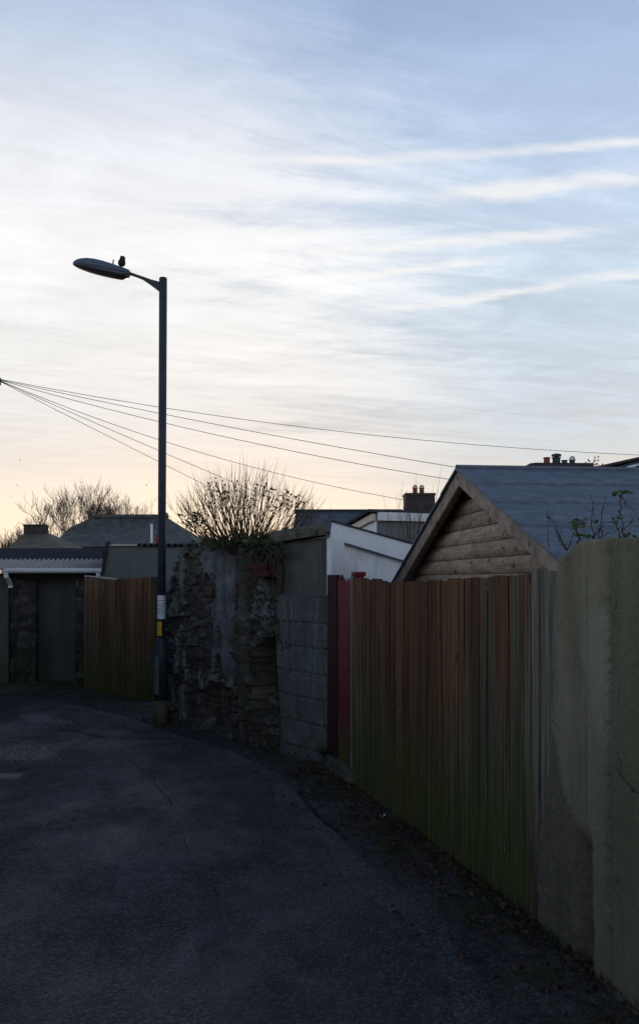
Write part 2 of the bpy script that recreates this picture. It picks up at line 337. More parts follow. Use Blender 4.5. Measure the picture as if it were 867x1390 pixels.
def m_oldwall():                             # rubble wall with peeling render; attributes: rend (0 stone, 1 render), rnd, joint
    n = N('rubble_with_peeling_render'); rend = n.attr('rend'); rnd = n.attr('rnd'); joint = n.attr('joint'); mossy = n.attr('mossy')
    st = n.ramp(rnd, [(.0, (.03, .029, .027)), (.35, (.072, .068, .062)), (.7, (.13, .122, .108)), (1., (.27, .25, .225))])
    st = n.mix(.5, st, n.ramp(n.noise(30., det=8, rough=.78), [(.3, (.016, .015, .014)), (.7, (.15, .132, .115))]))
    st = n.mix(n.math('MULTIPLY', joint, .65), st, (.018, .017, .015))
    rc = n.ramp(n.noise((7, 7, 5), det=7, rough=.65), [(.28, (.045, .052, .057)), (.5, (.135, .15, .155)), (.75, (.30, .325, .33))])
    rc = n.mix(n.math('MULTIPLY', n.step(n.noise((6, 6, 1.4), det=5, off=(3, 3, 0)), .48, .72), .6), rc, (.10, .10, .095))
    rn_ = n.step(n.math('ADD', rend, n.math('MULTIPLY', n.math('SUBTRACT', n.noise(32., det=6, rough=.7), .5), .9)), .42, .58); c = n.mix(rn_, st, rc); edg = n.math('MULTIPLY', n.math('MULTIPLY', rn_, n.math('SUBTRACT', 1., rn_)), 3.2); c = n.mix(edg, c, (.02, .02, .019))
    mf = n.math('MULTIPLY', n.step(n.noise((7, 7, 4), det=6, off=(8, 2, 5)), .42, .66), mossy)
    c = n.mix(n.math('MULTIPLY', mf, .75), c, n.ramp(n.noise(60), [(.3, (.03, .035, .012)), (.7, (.075, .078, .03))]))
    return n.done(c, .93, n.bump(n.noise(48, det=8, rough=.78), 1., .02), .12)
M['oldwall'] = m_oldwall()
def m_right():
    n = N('mossy_cement_render'); pat = n.attr('patch'); low = n.attr('low'); green = n.attr('green')
    c = n.ramp(n.noise((4, 4, 1.2), det=8, rough=.62), [(.27, (.15, .136, .082)), (.5, (.265, .24, .15)), (.74, (.37, .335, .22))])
    c = n.mix(n.math('MULTIPLY', n.step(n.noise((9, 9, .8), det=5, off=(2, 9, 1)), .5, .75), .5), c, (.085, .082, .05))
    gs = n.math('MULTIPLY', green, n.step(n.noise((5, 5, 1.5), det=6, off=(6, 6, 1)), .3, .65, .45, 1.))
    c = n.mix(n.math('MULTIPLY', gs, .75), c, (.12, .122, .068))
    c = n.mix(n.math('MULTIPLY', pat, .75), c, n.ramp(n.noise((12, 12, 3)), [(.3, (.29, .27, .19)), (.7, (.40, .375, .275))]))
    lowc = n.ramp(n.noise(18., det=8, rough=.72), [(.3, (.035, .032, .02)), (.5, (.085, .078, .05)), (.75, (.15, .137, .09))])
    c = n.mix(low, c, lowc)
    wv = n.node('ShaderNodeTexNoise'); n.put(wv.inputs['Vector'], n.pos); wv.inputs['Scale'].default_value = 4.; wv.inputs['Detail'].default_value = 6
    cr = n.voronoi((1.3, 1.3, .9), 'DISTANCE_TO_EDGE', vec=n.vm('ADD', n.pos, n.vm('MULTIPLY', wv.outputs['Color'], (.35, .35, .35))))
    crk = n.math('MULTIPLY', n.step(cr, .002, .009, 1., 0.), n.step(n.noise((1.7, 1.7, 1.7), off=(1, 8, 3)), .48, .58))
    c = n.mix(n.math('MULTIPLY', crk, .85), c, (.02, .019, .013))
    sp = n.noise((95, 95, 95), det=4, rough=.8); c = n.mix(.25, c, n.mix(n.step(sp, .3, .7), (.03, .028, .016), (.36, .33, .23)))
    st_ = n.noise((26, 26, .7), det=6, off=(7, 3, 2)); c = n.mix(n.math('MULTIPLY', n.step(st_, .55, .75), .5), c, (.06, .058, .036))
    pits = n.step(n.noise(70, det=3), .68, .74)
    c = n.mix(n.math('MULTIPLY', pits, .6), c, (.03, .03, .02))
    h = n.math('SUBTRACT', n.noise(38, det=8, rough=.75), n.math('ADD', n.math('MULTIPLY', pits, .4), n.math('MULTIPLY', crk, .5)))
    return n.done(c, .93, n.bump(h, .9, .016), .12)
M['right_wall'] = m_right()
def m_block():
    n = N('stained_concrete_blocks'); rnd = n.attr('rnd'); low = n.attr('mossy')
    c = n.ramp(n.noise((6, 6, 3), det=8, rough=.68), [(.25, (.05, .054, .054)), (.5, (.105, .112, .112)), (.8, (.19, .198, .195))])
    c = n.mix(n.math('MULTIPLY', n.step(n.noise((8, 8, .7), det=5, off=(4, 1, 0)), .42, .66), .7), c, (.075, .078, .075))
    hs = n.node('ShaderNodeHueSaturation'); n.put(hs.inputs['Color'], c); n.put(hs.inputs['Value'], n.math('MULTIPLY_ADD', rnd, 1.25, .25)); c = hs.outputs[0]
    c = n.mix(.4, c, n.ramp(n.noise(34., det=8, rough=.8), [(.34, (.02, .021, .022)), (.66, (.25, .265, .27))]))
    mf = n.math('MULTIPLY', low, n.step(n.noise((6, 6, 5), det=6), .35, .62))
    c = n.mix(n.math('MULTIPLY', mf, .8), c, (.055, .07, .035))
    return n.done(c, .93, n.bump(n.noise(70, det=6, rough=.7), .5, .01), .15)
M['block'] = m_block()

# ------------------------------------------------------------------ ground and lane
def sheet(name, x0, x1, y0, y1, nx, ny, zf, m):
    xs = np.linspace(x0, x1, nx+1); ys = np.linspace(y0, y1, ny+1); X, Y = np.meshgrid(xs, ys); Z = zf(X, Y)
    mb = MB(); n = nx+1; idx = np.arange((nx+1)*(ny+1)).reshape(ny+1, nx+1)
    q = np.stack([idx[:-1, :-1], idx[:-1, 1:], idx[1:, 1:], idx[1:, :-1]], -1).reshape(-1, 4)
    mb.add(np.stack([X, Y, Z], -1).reshape(-1, 3).tolist(), q.tolist())
    return tag(mb.build(name, m, smooth=True, fix=False), kind='structure')
mb = MB(); B = 900.
mb.add([(-B, -B, -.03), (B, -B, -.03), (B, B, -.03), (-B, B, -.03)], [(0, 1, 2, 3)])
tag(mb.build('ground', M['earth'], fix=False), kind='structure')
def ribbon(name, left, right, n, m, zf, across=24, struct=True):   # surface between two polylines of (x, y)
    def res(pl):
        pl = np.array(pl, float); s = np.concatenate([[0], np.cumsum(np.hypot(*np.diff(pl, axis=0).T))]); t = np.linspace(0, s[-1], n+1)
        return np.stack([np.interp(t, s, pl[:, 0]), np.interp(t, s, pl[:, 1])], -1)
    a = res(left); b = res(right); w = np.linspace(0, 1, across+1)[None, :, None]
    p = a[:, None]*(1-w)+b[:, None]*w; X = p[..., 0]; Y = p[..., 1]; Z = zf(X, Y, np.broadcast_to(w[..., 0], X.shape))
    idx = np.arange(X.size).reshape(X.shape); q = np.stack([idx[:-1, :-1], idx[:-1, 1:], idx[1:, 1:], idx[1:, :-1]], -1).reshape(-1, 4)
    ww = np.broadcast_to(w[..., 0], X.shape)
    mb = MB(); mb.add(np.stack([X, Y, Z], -1).reshape(-1, 3).tolist(), q.tolist(), inner=ww.ravel(), lip=(np.exp(-((ww-.06)/.05)**2)*sst(.3, .6, vn(X*2.3, Y*2.3, 15))).ravel())
    o = mb.build(name, m, smooth=True, fix=False)
    # faces up
    if o.data.polygons[0].normal.z < 0: o.data.flip_normals()
    if struct: tag(o, kind='structure')
    return o
gx = lambda px, py: tuple(G(px, py)[:2])
road_z = lambda X, Y: .010*fbm(X*.8, Y*.8, 3)+.004*fbm(X*5, Y*5, 4)
edge = [gx(-700, 938), gx(-200, 940), gx(0, 943), gx(60, 946), gx(110, 957), gx(170, 970), gx(232, 992), gx(325, 1022), gx(375, 1043), gx(402, 1064), gx(420, 1096), gx(461, 1130), gx(494, 1157), gx(524, 1190), gx(578, 1234), gx(615, 1277), gx(668, 1345), gx(745, 1450), (1.12, 1.8), (1.5, 0), (2.1, -3.), (3.0, -8)]
eb = []
for i in range(len(edge)-1):
    a = Vector(edge[i]); b = Vector(edge[i+1]); k = max(1, int((b-a).length/.09))
    for j in range(k):
        p = a.lerp(b, j/k); eb.append((p.x+.10*float(fbm(p.x*2.2, p.y*2.2, 8)), p.y+.13*float(fbm(p.x*2.2+9, p.y*2.2, 9))))
eb.append(edge[-1])
left_edge = [(-7.6, 14.5), (-6.6, 12.0), (-5.2, 9), (-4.0, 6.), (-3.3, 3), (-2.9, 0), (-2.8, -8)]
ribbon('road', left_edge, eb, 420, M['asphalt'], lambda X, Y, w: road_z(X, Y)-.012*sst(.985, 1., w), 150)
# verge of dirt and moss between the asphalt and the walls
vin = [(p[0]-.05, p[1]-.06) for p in eb]
vout = [(-8, 16.), (-6, 15.8), (-3.6, 15.4), (-2.9, 14.4), (-2.0, 13.3), (-1.4, 11.6), (-.6, 10.3), (.1, 9.0), (.5, 8.0), (.75, 6.9), (1.0, 6.), (1.3, 5), (1.6, 3.8), (1.95, 2.2), (2.35, .5), (2.9, -3), (3.9, -8)]
ribbon('verge', vin, vout, 420, M['verge'], lambda X, Y, w: -.016+.012*sst(0, .15, w)+.05*w+.035*fbm(X*3, Y*3, 12)*sst(0, .2, w)+.016*fbm(X*16, Y*16, 13), 60)
# resurfaced strip along the right of the lane, and the coarse patch on the left
seam = [gx(60, 985), gx(128, 1008), gx(172, 1030), gx(205, 1058), gx(232, 1092), gx(248, 1125), gx(256, 1165), gx(262, 1215), gx(262, 1300), gx(255, 1420), (-.36, 1.6), (-.2, -1), (0, -8)]
sb = []
for i in range(len(seam)-1):
    a = Vector(seam[i]); b = Vector(seam[i+1]); k = max(1, int((b-a).length/.07))
    for j in range(k):
        p = a.lerp(b, j/k); sb.append((p.x+.05*float(fbm(p.x*4, p.y*4, 21)), p.y+.05*float(fbm(p.x*4+9, p.y*4, 22))))
sb.append(seam[-1])
i0 = min(range(len(eb)), key=lambda i: (Vector(eb[i])-Vector(gx(110, 957))).length)
vr = [(p[0]-.14-.05*math.sin(k*.31), p[1]-.16) for k, p in enumerate(eb[i0:])]
ribbon('road_strip', sb, vr, 320, M['asphalt_strip'], lambda X, Y, w: road_z(X, Y)+.006-.012*sst(.06, 0, w)-.014*sst(.96, 1, w), 80)
def patch(name, pts, m, z=.007, n=90):
    c = Vector((sum(p[0] for p in pts)/len(pts), sum(p[1] for p in pts)/len(pts)))
    out = []
    for i in range(len(pts)):
        a = Vector(pts[i]); b = Vector(pts[(i+1) % len(pts)])
        for j in range(14):
            p = a.lerp(b, j/14); out.append((p.x+.035*float(fbm(p.x*5, p.y*5, 31)), p.y+.035*float(fbm(p.x*5, p.y*5, 32))))
    vs = []; fs = []; K = 16; n = len(out)
    for r in range(K+1):
        for p in out:
            q = c.lerp(Vector(p), r/K); vs.append((q.x, q.y, float(road_z(q.x, q.y))+z-(.01 if r == K else 0)))
    for r in range(K):
        for i in range(n): fs.append((r*n+i, r*n+(i+1) % n, (r+1)*n+(i+1) % n, (r+1)*n+i))
    mb = MB(); mb.add(vs, fs); o = mb.build(name, m, smooth=True, fix=False)
    if o.data.polygons[n*2].normal.z < 0: o.data.flip_normals()
    return tag(o, kind='structure')
patch('road_patch', [gx(-180, 998), gx(0, 1003), gx(50, 1005), gx(88, 1031), gx(0, 1034), gx(-220, 1040)], M['asphalt_patch'])
patch('road_patch', [gx(20, 972), gx(45, 968), gx(75, 972), gx(110, 984), gx(70, 984), gx(40, 980)], M['asphalt_patch'], .006)
# cracks
def crack(pts, w):
    mb = MB(); vs = []; fs = []
    out = []
    for i in range(len(pts)-1):
        a = Vector(pts[i]); b = Vector(pts[i+1]); k = max(2, int((b-a).length/.05))
        for j in range(k):
            p = a.lerp(b, j/k); out.append(Vector((p.x+.05*float(fbm(p.x*6, p.y*6, 41)), p.y+.05*float(fbm(p.x*6, p.y*6, 42)))))
    for i, p in enumerate(out):
        t = (out[min(i+1, len(out)-1)]-out[max(0, i-1)]).normalized(); s = Vector((-t.y, t.x))*w*max(.12, -.55+2.6*float(vn(p.x*5, p.y*5, 4)))*min(1, i/6, (len(out)-1-i)/6)
        for q in (p-s, p+s): vs.append((q.x, q.y, float(road_z(q.x, q.y))+.0095))
    for i in range(len(out)-1): fs.append((2*i, 2*i+1, 2*i+3, 2*i+2))
    mb.add(vs, fs); o = mb.build('road_crack', M['crack'], fix=False)
    if o.data.polygons[0].normal.z < 0: o.data.flip_normals()
    tag(o, kind='structure')
crack([gx(128, 1007), gx(172, 1029), gx(205, 1057), gx(232, 1091), gx(248, 1124), gx(256, 1164), gx(259, 1200)], .0022)
crack([gx(55, 995), gx(95, 992), gx(140, 1002), gx(220, 1004), gx(300, 1000)], .012)
crack([gx(288, 1170), gx(291, 1210), gx(300, 1238)], .004)
crack([gx(0, 1035), gx(50, 1033), gx(90, 1031)], .006)
crack([gx(330, 1275), gx(430, 1262), gx(520, 1268)], .003)
# worn iron cover at the left edge
o = MB(); p = G(5, 1055)
o.abox(p.x-.35, p.x+.15, p.y-.10, p.y+.10, -.02, .012); o.abox(p.x-.32, p.x+.12, p.y-.075, p.y+.075, .010, .016)
base_on(tag(o.build('utility_cover', M['iron']), 'small worn iron utility cover set in the asphalt at the left edge', 'cover'), (p.x, p.y, 0))

# ------------------------------------------------------------------ right rendered wall
rw = empty('rendered_wall', LP(757, 785)*1.0-Vector((0, 0, EYE)), 'tall olive grey rendered wall with a pale patch at the right edge', 'wall')
nu, nv = 190, 170
Lz = np.array([-.2, .0, .25, .42, .50, .62, .85, 1.15, 1.35, 1.50, 1.64, 1.70, 1.76, 1.80, 2.])
Lx = np.array([726, 726, 727, 727, 729, 735, 742, 748, 752, 755, 756, 756, 756, 756, 756.])
dend = -6.
v = np.linspace(0, 1, nv+1)[:, None]; u = (np.linspace(0, 1, nu+1)[None, :])**1.9
def top_of(px):
    return np.interp(px, [745, 757, 766, 772, 779, 786, 800, 867, 1000, 1300], [1.80, 1.80, 1.803, 1.815, 1.845, 1.857, 1.862, 1.858, 1.85, 1.85])
z0 = -.08+v*1.95
lpx = np.interp(z0, Lz, Lx)+1.8*fbm(z0*9, z0*0, 51)+5*fbm(z0*30, z0*0, 52, 5)
ob_ = lambda px: .04+.05*np.clip((px-757)/66, 0, 1)
ld = (2844.0-1223*ob_(lpx))/(lpx-103.2)
D = ld+(dend-ld)*u
px_eff = np.where(D > .8, 2844/np.maximum(D, .8)+103.2, 3658)
px_eff = np.where(D > .8, px_eff-1223*ob_(px_eff-60/np.maximum(D, .8))/np.maximum(D, .8), px_eff)
Zt = top_of(np.clip(px_eff, 745, 1300))+.014*fbm(D*7, D*0, 53)+.016*fbm(D*28, D*0, 54)
Z = -.08+v*(Zt+.08)
X = 2.25-.2613*D
pyy = HY-(Z-EYE)*F/np.maximum(D, .5)
crx = 820+2*np.sin(pyy*.02)
# relief: proud face near the fence, buttress-like flare low down with a hollow
dist = px_eff
off = ob_(dist)+.006*fbm(D*2.5, Z*2.5, 55)+.006*fbm(D*16, Z*16, 56)
lowsoft = 0; low = sst(0, 1, np.clip((np.interp(pyy, [960, 1080, 1130, 1180, 1300, 1400], [744, 765, 785, 797, 800, 802])+7*fbm(D*9, Z*9, 57)-dist)/7+.5, 0, 1))*sst(930, 1010, pyy)
off = off-.005*low+.007*low*fbm(D*14, Z*14, 58)+.012*low*fbm(D*45, Z*45, 61)
holl = sst(12, 4, np.abs(dist-788+6*fbm(D*6, Z*6, 59)))*sst(1115, 1160, pyy)
off = off-.05*holl-.018*np.exp(-((dist-821.5-1.5*fbm(Z*8, D*0, 63))/1.1)**2)
pl_e = np.interp(pyy, [800, 830, 880, 960, 1050], [800, 790, 783, 795, 812])+9*fbm(D*6, Z*4, 60); pr_e = 821+1.5*fbm(Z*30, D*0, 62)
patchm = sst(-3, 5, dist-pl_e)*sst(2, -1, dist-pr_e)*sst(812, 840, pyy)*sst(1060, 940, pyy)
green = .05+.95*sst(817, 824, dist)+.4*sst(1.2, .3, Z)
front = np.stack([X+LN.x*off, D+LN.y*off, Z], -1); back = np.stack([X-LN.x*.24, D-LN.y*.24, Z], -1)
mb = MB(); slab(mb, front, back, {'patch': patchm, 'low': np.clip(low*.65, 0, 1), 'green': np.clip(green, 0, 1)})
mb.build('rendered_face', M['right_wall'], rw, smooth=True)

# unseen left wall, added to darken the lower parts of the lane
mb = MB(); nu, nv = 160, 30; v = np.linspace(0, 1, nv+1)[:, None]; Y_ = np.linspace(-9, 13.6, nu+1)[None, :]+0*v; X_ = -3.25-np.clip(Y_-8.3, 0, 9)*.40; Z_ = -.1+v*(2.4+.04*fbm(Y_*3, Y_*0, 141)); f1, f2, idr = voro(Y_/.3, Z_/.16, 9)
o_ = .03*sst(.03, .25, f2-f1)*(.4+idr)
slab(mb, np.stack([X_+o_, Y_, Z_], -1), np.stack([X_-.3, Y_, Z_], -1), {'rnd': idr}); o = mb.build('stone_wall', M['rubble'], smooth=True)
tag(base_on(o, (-3.3, 0, 0)), 'added unseen rubble wall left of the lane, shading the lower walls opposite', 'wall')

# ------------------------------------------------------------------ timber fence
def boards(mb, s0, s1, pos, nrm, zt, zb, w, th=.02, gap=.012, tint=lambda t: .5, jt=.010, seed=1, gaps=()):
    r = random.Random(seed); L = s1-s0; k = max(1, round(L/w)); wl_ = [r.uniform(.72, 1.3) for i in range(k)]; q_ = L/sum(wl_); e = s0
    for i in range(k):
        ww = wl_[i]*q_; a = e; e += ww; b = a+ww-gap*r.uniform(.1, 1.1)*(1 if r.random() > .12 else 1.8)
        for gg in gaps:
            if a < gg < b: b -= .018
        m_ = (a+b)/2; pa = pos(a); pb = pos(b); t = (pb-pa).normalized(); o = nrm*r.uniform(-.003, .003)
        top = zt(m_)+r.uniform(-jt, jt); bot = zb(m_)+r.uniform(-.012, .02); rr = r.random(); tt = min(1, max(0, tint((m_-s0)/L)+r.uniform(-.2, .2)))
        tw = nrm*r.uniform(-.004, .004); le = r.uniform(-.003, .003)
        # board with slightly rounded long edges
        prof = [(pa, 0), (pa, th*.85), (pa+t*.003, th), (pb-t*.003, th), (pb, th*.85), (pb, 0)]
        rings = []
        K = 5
        for j in range(K):
            f = j/(K-1); z = bot+(top-bot)*f
            bow = nrm*(.006*math.sin(f*3.14+rr*6))
            rings.append([Vector((p.x, p.y, z+(le if (n_ < 3) == (j == K-1) and j == K-1 else 0)))+nrm*q+o+tw*(f-.5)+bow*.4+t*(le*f) for n_, (p, q) in enumerate(prof)])
        mb.loft(rings, rnd=rr, tint=tt)
fn = empty('timber_fence', LP(600, HY)-Vector((0, 0, EYE)), 'close boarded timber fence in peeling orange brown stain, green at the foot', 'fence')
sd = lambda d: (7.53-d)/.9675                      # metres along the line from the red sheet end
fpos = lambda s: Vector((2.25-.2613*(7.53-s*.9675), 7.53-s*.9675, 0))
s_of = lambda px: sd(LD(px))
top_px = [(482, 786), (505, 787), (540, 789), (600, 788), (640, 785), (690, 780), (757, 776)]
def fz(s):
    d = 7.53-s*.9675; px = 2844/d+103.2; y = np.interp(px, [a for a, b in top_px], [b for a, b in top_px]); return EYE-(float(y)-HY)*d/F
mb = MB(); boards(mb, 0, s_of(505), fpos, LN, fz, lambda s: .03, .098, tint=lambda t: .55, seed=3)
mb.build('hanging_board_panel', M['fence'], fn)
def ftint(t): return float(np.interp(t, [0, .08, .2, .45, .6, .75, .9, 1], [.55, .6, .85, .85, .6, .35, .25, .3]))
mb = MB(); boards(mb, s_of(507.2), s_of(725), fpos, LN, fz, lambda s: .03, .094, tint=ftint, seed=5, gaps=(s_of(533), s_of(600), s_of(660)))
mb.build('board_panel', M['fence'], fn)
mb = MB(); boards(mb, s_of(725.8), s_of(770), lambda s: fpos(s)+LN*.002, LN, lambda s: fz(s)+.01, lambda s: .03, .105, tint=lambda t: .2, seed=8)
tag(mb.build('grey_board_panel', M['grey_boards'], fn), 'bare silver grey boards beside the rendered wall')
for z in (.35, .95, 1.5):
    mb = MB(); mb.box((fpos(s_of(620)) + LN*-.035)+Vector((0, 0, z)), LU*1.62, LN*.022, Vector((0, 0, .045))); mb.build('rail', M['gate'], fn)
for px in (497, 590, 715):
    mb = MB(); mb.box(fpos(s_of(px))-LN*.11+Vector((0, 0, .82)), LU*.05, LN*.05, Vector((0, 0, .86))); mb.build('post', M['gate'], fn)

# red corrugated sheet, thin pale post and red capped post
rd = empty('red_tin_panel', LP(462, HY)-Vector((0, 0, EYE)), 'dark red painted metal panel between block pier and timber fence', 'fence panel')
mb = MB(); s0 = -(LD(446.5)-7.53)/.9675; s1 = -.06; K = 72; ring = []
fr = []; 
for i in range(K+1):
    s = s0+(s1-s0)*i/K; ph = (s-s0)/(s1-s0); o = -.04+(.055*min(1, (ph-.44)/.03) if ph > .44 else 0)+.002*math.sin(ph*40); p = fpos(s)+LN*o
    zt = 1.72+.012*math.sin(i*.5)-(.03 if i > K*.42 else 0)
    fr.append((p, zt))
vs = []; fs = []
for p, zt in fr:
    for z in (.12, .6, 1.1, zt): vs.append((p.x, p.y, z))
for p, zt in fr:
    q = p-LN*.003
    for z in (.12, .6, 1.1, zt): vs.append((q.x, q.y, z))
n4 = (K+1)*4
for i in range(K):
    for j in range(3):
        a = i*4+j; fs.append((a, a+4, a+5, a+1)); fs.append((a+n4, a+1+n4, a+5+n4, a+4+n4))
    fs.append((i*4+3, i*4+7, i*4+7+n4, i*4+3+n4)); fs.append((i*4, i*4+n4, i*4+4+n4, i*4+4))
mb.add(vs, fs); mb.build('ribbed_sheet', M['red_metal'], rd)
mb = MB(); mb.box(fpos(s0+.15)+LN*.0+Vector((0, 0, .93)), LU*.15, LN*.018, Vector((0, 0, .80))); tag(bevel(mb.build('shaded_half', mat('shaded_maroon', [(.3, (.018, .004, .006)), (.7, (.040, .007, .010))], (20, 20, 1.5), .7, .3, 50), rd), .004), 'left half of the panel, its shade given as darker maroon')  # shaded half of the red panel, shade put into a darker colour
mb = MB(); mb.tube([fpos(-.028)+LN*.01+Vector((0, 0, z)) for z in (.05, 1.72)], .014, 8); tag(mb.build('pale_pole', M['iron'], rd), 'thin pale grey pole')
mb = MB(); mb.box(fpos(-.05)-LN*.05+Vector((0, 0, .855)), LU*.035, LN*.035, Vector((0, 0, .875))); mb.build('post', M['red_metal'], rd)
mb = MB(); mb.box(fpos(-.05)-LN*.05+Vector((0, 0, 1.735)), LU*.05, LN*.05, Vector((0, 0, .018))); bevel(mb.build('post_cap', M['red_metal'], rd), .01)
# concrete step in front
mb = MB(); a = G(432, 1052); st = empty('step_block', (.33, 7.9, 0), 'mossy concrete step block at the foot of the red panel', 'step')
mb.box((.225, 7.86, .07), LU*.42, LN*.10, Vector((0, 0, .085)))
bevel(mb.build('block', mat('mossy_step_concrete', [(.3, (.06, .062, .05)), (.7, (.13, .13, .11))], 9, .95, .6, 40, stain=((.03, .045, .015), 8, .45, .6)), st), .02, 3)

# ------------------------------------------------------------------ block pier with rendered top and coping
bp = empty('block_pier', (-.18, 8.7, 0), 'grey concrete block pier with chalk scribble, rendered top and mossy coping', 'wall')
A0 = Vector((-.443, 9.1, 0)); B0 = Vector((.083, 8.31, 0)); bu = (B0-A0).normalized(); bn = Vector((bu.y, -bu.x, 0)); bL = (B0-A0).length
if bn.y > 0: bn = -bn
nu, nv = 150, 230; v = np.linspace(0, 1, nv+1)[:, None]; u = np.linspace(0, 1, nu+1)[None, :]
Z = -.1+v*1.645+0*u; lean = np.interp(Z, [0, .35, .8, 1.3, 1.6], [.17, .125, .035, .0, -.02])
S = lean+(bL-lean)*u; bh = .232
row = np.floor((Z+.1)/bh); zz = (Z+.1)-row*bh; sh = np.where(row % 2 == 0, .0, .22); cell = np.floor((S+sh)/.44); ss = (S+sh)-cell*.44
ej = np.minimum(np.minimum(zz, bh-zz), np.minimum(ss, .44-ss)); wob = .004*fbm(S*20, Z*20, 71)
j = sst(.002, .016, ej+wob+.006*fbm(S*7, Z*7, 70))
rnd = _h(cell, row, 5)
off = .007*j+.010*(rnd-.5)+.02*fbm(S*4, Z*4, 72)+.008*fbm(S*22, Z*22, 73)-.05*sst(.10, .0, bL-S)*(.6+1.2*fbm(S*20, Z*9, 74))+.06*sst(.4, 0, Z)*(.5+fbm(S*6, Z*6, 75))
off = off-.03*sst(.03, 0, (S-lean))
mossy = np.clip(.9*sst(.75, .1, Z+.25*fbm(S*4, Z*4, 76))+.25*sst(.06, 0, S-lean), 0, 1)
front = np.stack([A0.x+bu.x*S+bn.x*off, A0.y+bu.y*S+bn.y*off, Z], -1); back = np.stack([A0.x+bu.x*S-.02, A0.y+bu.y*S+.36, Z], -1)
mb = MB(); slab(mb, front, back, {'rnd': np.clip((.35+.65*rnd)*j*(1-.75*sst(.44, .62, vn(S*26, Z*1.2, 79))*sst(.2, 1.4, Z))*(1-.6*sst(1.28, 1.5, Z+.12*fbm(S*9, Z*2, 69))), 0, 1), 'mossy': mossy}); mb.build('blockwork', M['block'], bp, smooth=True)
bpt = lambda s, o, z: A0+bu*s+bn*o+Vector((0, 0, z))
nu, nv = 60, 60; v = np.linspace(0, 1, nv+1)[:, None]; u = np.linspace(0, 1, nu+1)[None, :]
S = .04+(bL-.11)*u+0*v; Z = 1.535+v*.53+0*u; off = -.035+.012*fbm(S*5, Z*5, 77)+.004*fbm(S*30, Z*30, 78)
front = np.stack([A0.x+bu.x*S+bn.x*off, A0.y+bu.y*S+bn.y*off, Z], -1); back = np.stack([A0.x+bu.x*S-.02, A0.y+bu.y*S+.36, Z], -1)
mb = MB(); slab(mb, front, back, {}); mb.build('rendered_top', M['dark_render'], bp, smooth=True)
mb = MB(); mb.box(bpt(bL-.04, -.10, 1.80), bu*.035, bn*.075, Vector((0, 0, .262))); bevel(mb.build('white_edge_strip', M['white_paint'], bp), .008)
# coping: tapered slab
nu = 40; rings = []
for i in range(nu+1):
    s = -.02+(bL+.03)*i/nu; n1 = .01*float(fbm(s*9, 0, 80)); h = 2.045+.045*i/nu
    rings.append([bpt(s, .045+n1, h), bpt(s, .04+n1, h+.055), bpt(s, .015+n1, h+.085+n1), bpt(s, 0, h+.12+n1)+Vector((-.02, .15, 0)), bpt(s, 0, h+.12)+Vector((-.03, .40, 0)), bpt(s, 0, h)+Vector((-.03, .40, 0))])
mb = MB(); mb.loft(rings); mb.build('coping', M['coping'], bp)
# chalk scribble (thin strokes following the blocks)
mb = MB(); cz = lambda s, z: bpt(s, .026, z)
def stroke(pts, w=.004):
    for a, b in zip(pts[:-1], pts[1:]):
        a = Vector(a); b = Vector(b); pa = cz(*a); pb = cz(*b); t = (pb-pa).normalized(); nn = t.cross(bn).normalized()*w
        mb.add([pa-nn, pa+nn, pb+nn, pb-nn, pa-nn-bn*.02, pa+nn-bn*.02, pb+nn-bn*.02, pb-nn-bn*.02], [(0, 1, 2, 3), (4, 7, 6, 5), (0, 4, 5, 1), (2, 6, 7, 3), (1, 5, 6, 2), (0, 3, 7, 4)])
arch = [(.16, 1.13), (.165, 1.28), (.185, 1.38), (.22, 1.42), (.255, 1.39), (.275, 1.29), (.28, 1.14)]
stroke(arch)
for c in (.175, .255): stroke([(c+.032*math.cos(a), 1.08+.04*math.sin(a)) for a in np.linspace(0, 6.28, 14)])
stroke([(.26, .95), (.25, .75), (.22, .55)], .003); stroke([(.30, .9), (.29, .7)], .003)
mb.build('chalk_scribble', M['chalk'], bp)

# ------------------------------------------------------------------ old stone wall
ow = empty('stone_wall', (-1., 10., 0), 'old rubble stone wall with peeling grey render beneath the shrub', 'wall')
path = [(-1.93, 11.35), (-1.80, 11.05), (-1.40, 10.5), (-.97, 9.92), (-.93, 9.84), (-.86, 9.62), (-.70, 9.38), (-.36, 8.98), (-.2, 9.3)]
pl = np.array(path); cs = np.concatenate([[0], np.cumsum(np.hypot(*np.diff(pl, axis=0).T))]); TL = cs[-1]
nu, nv = 330, 330
S = np.linspace(0, TL, nu+1)[None, :]+np.zeros((nv+1, 1)); v = np.linspace(0, 1, nv+1)[:, None]
ss_ = S[0]; ker = np.hanning(15); ker /= ker.sum()
bx = np.interp(ss_, cs, pl[:, 0]); by = np.interp(ss_, cs, pl[:, 1])
bx = np.convolve(np.pad(bx, 7, 'edge'), ker, 'valid'); by = np.convolve(np.pad(by, 7, 'edge'), ker, 'valid')
tx = np.gradient(bx); ty = np.gradient(by); tl = np.hypot(tx, ty); nx = ty/tl; ny = -tx/tl
sg = np.sign(nx[nu//2]*(-1)+ny[nu//2]*(-1)); nx = nx*sg; ny = ny*sg
nxs = np.convolve(np.pad(nx, 15, 'edge'), np.ones(31)/31, 'valid'); nys = np.convolve(np.pad(ny, 15, 'edge'), np.ones(31)/31, 'valid')
ppx = CX+F*bx/by
top = np.interp(ppx, [225, 232, 240, 247, 256, 275, 300, 330, 350, 372, 380], [1.58, 1.66, 1.85, 2.02, 2.09, 2.10, 2.06, 2.09, 2.07, 2.04, 2.04])+.05*fbm(ss_*6, ss_*0, 81)+.03*fbm(ss_*25, ss_*0, 82)
Z = -.1+v*(top[None, :]+.1); PX = ppx[None, :]+0*Z; PY = HY-(Z-EYE)*F/by[None, :]
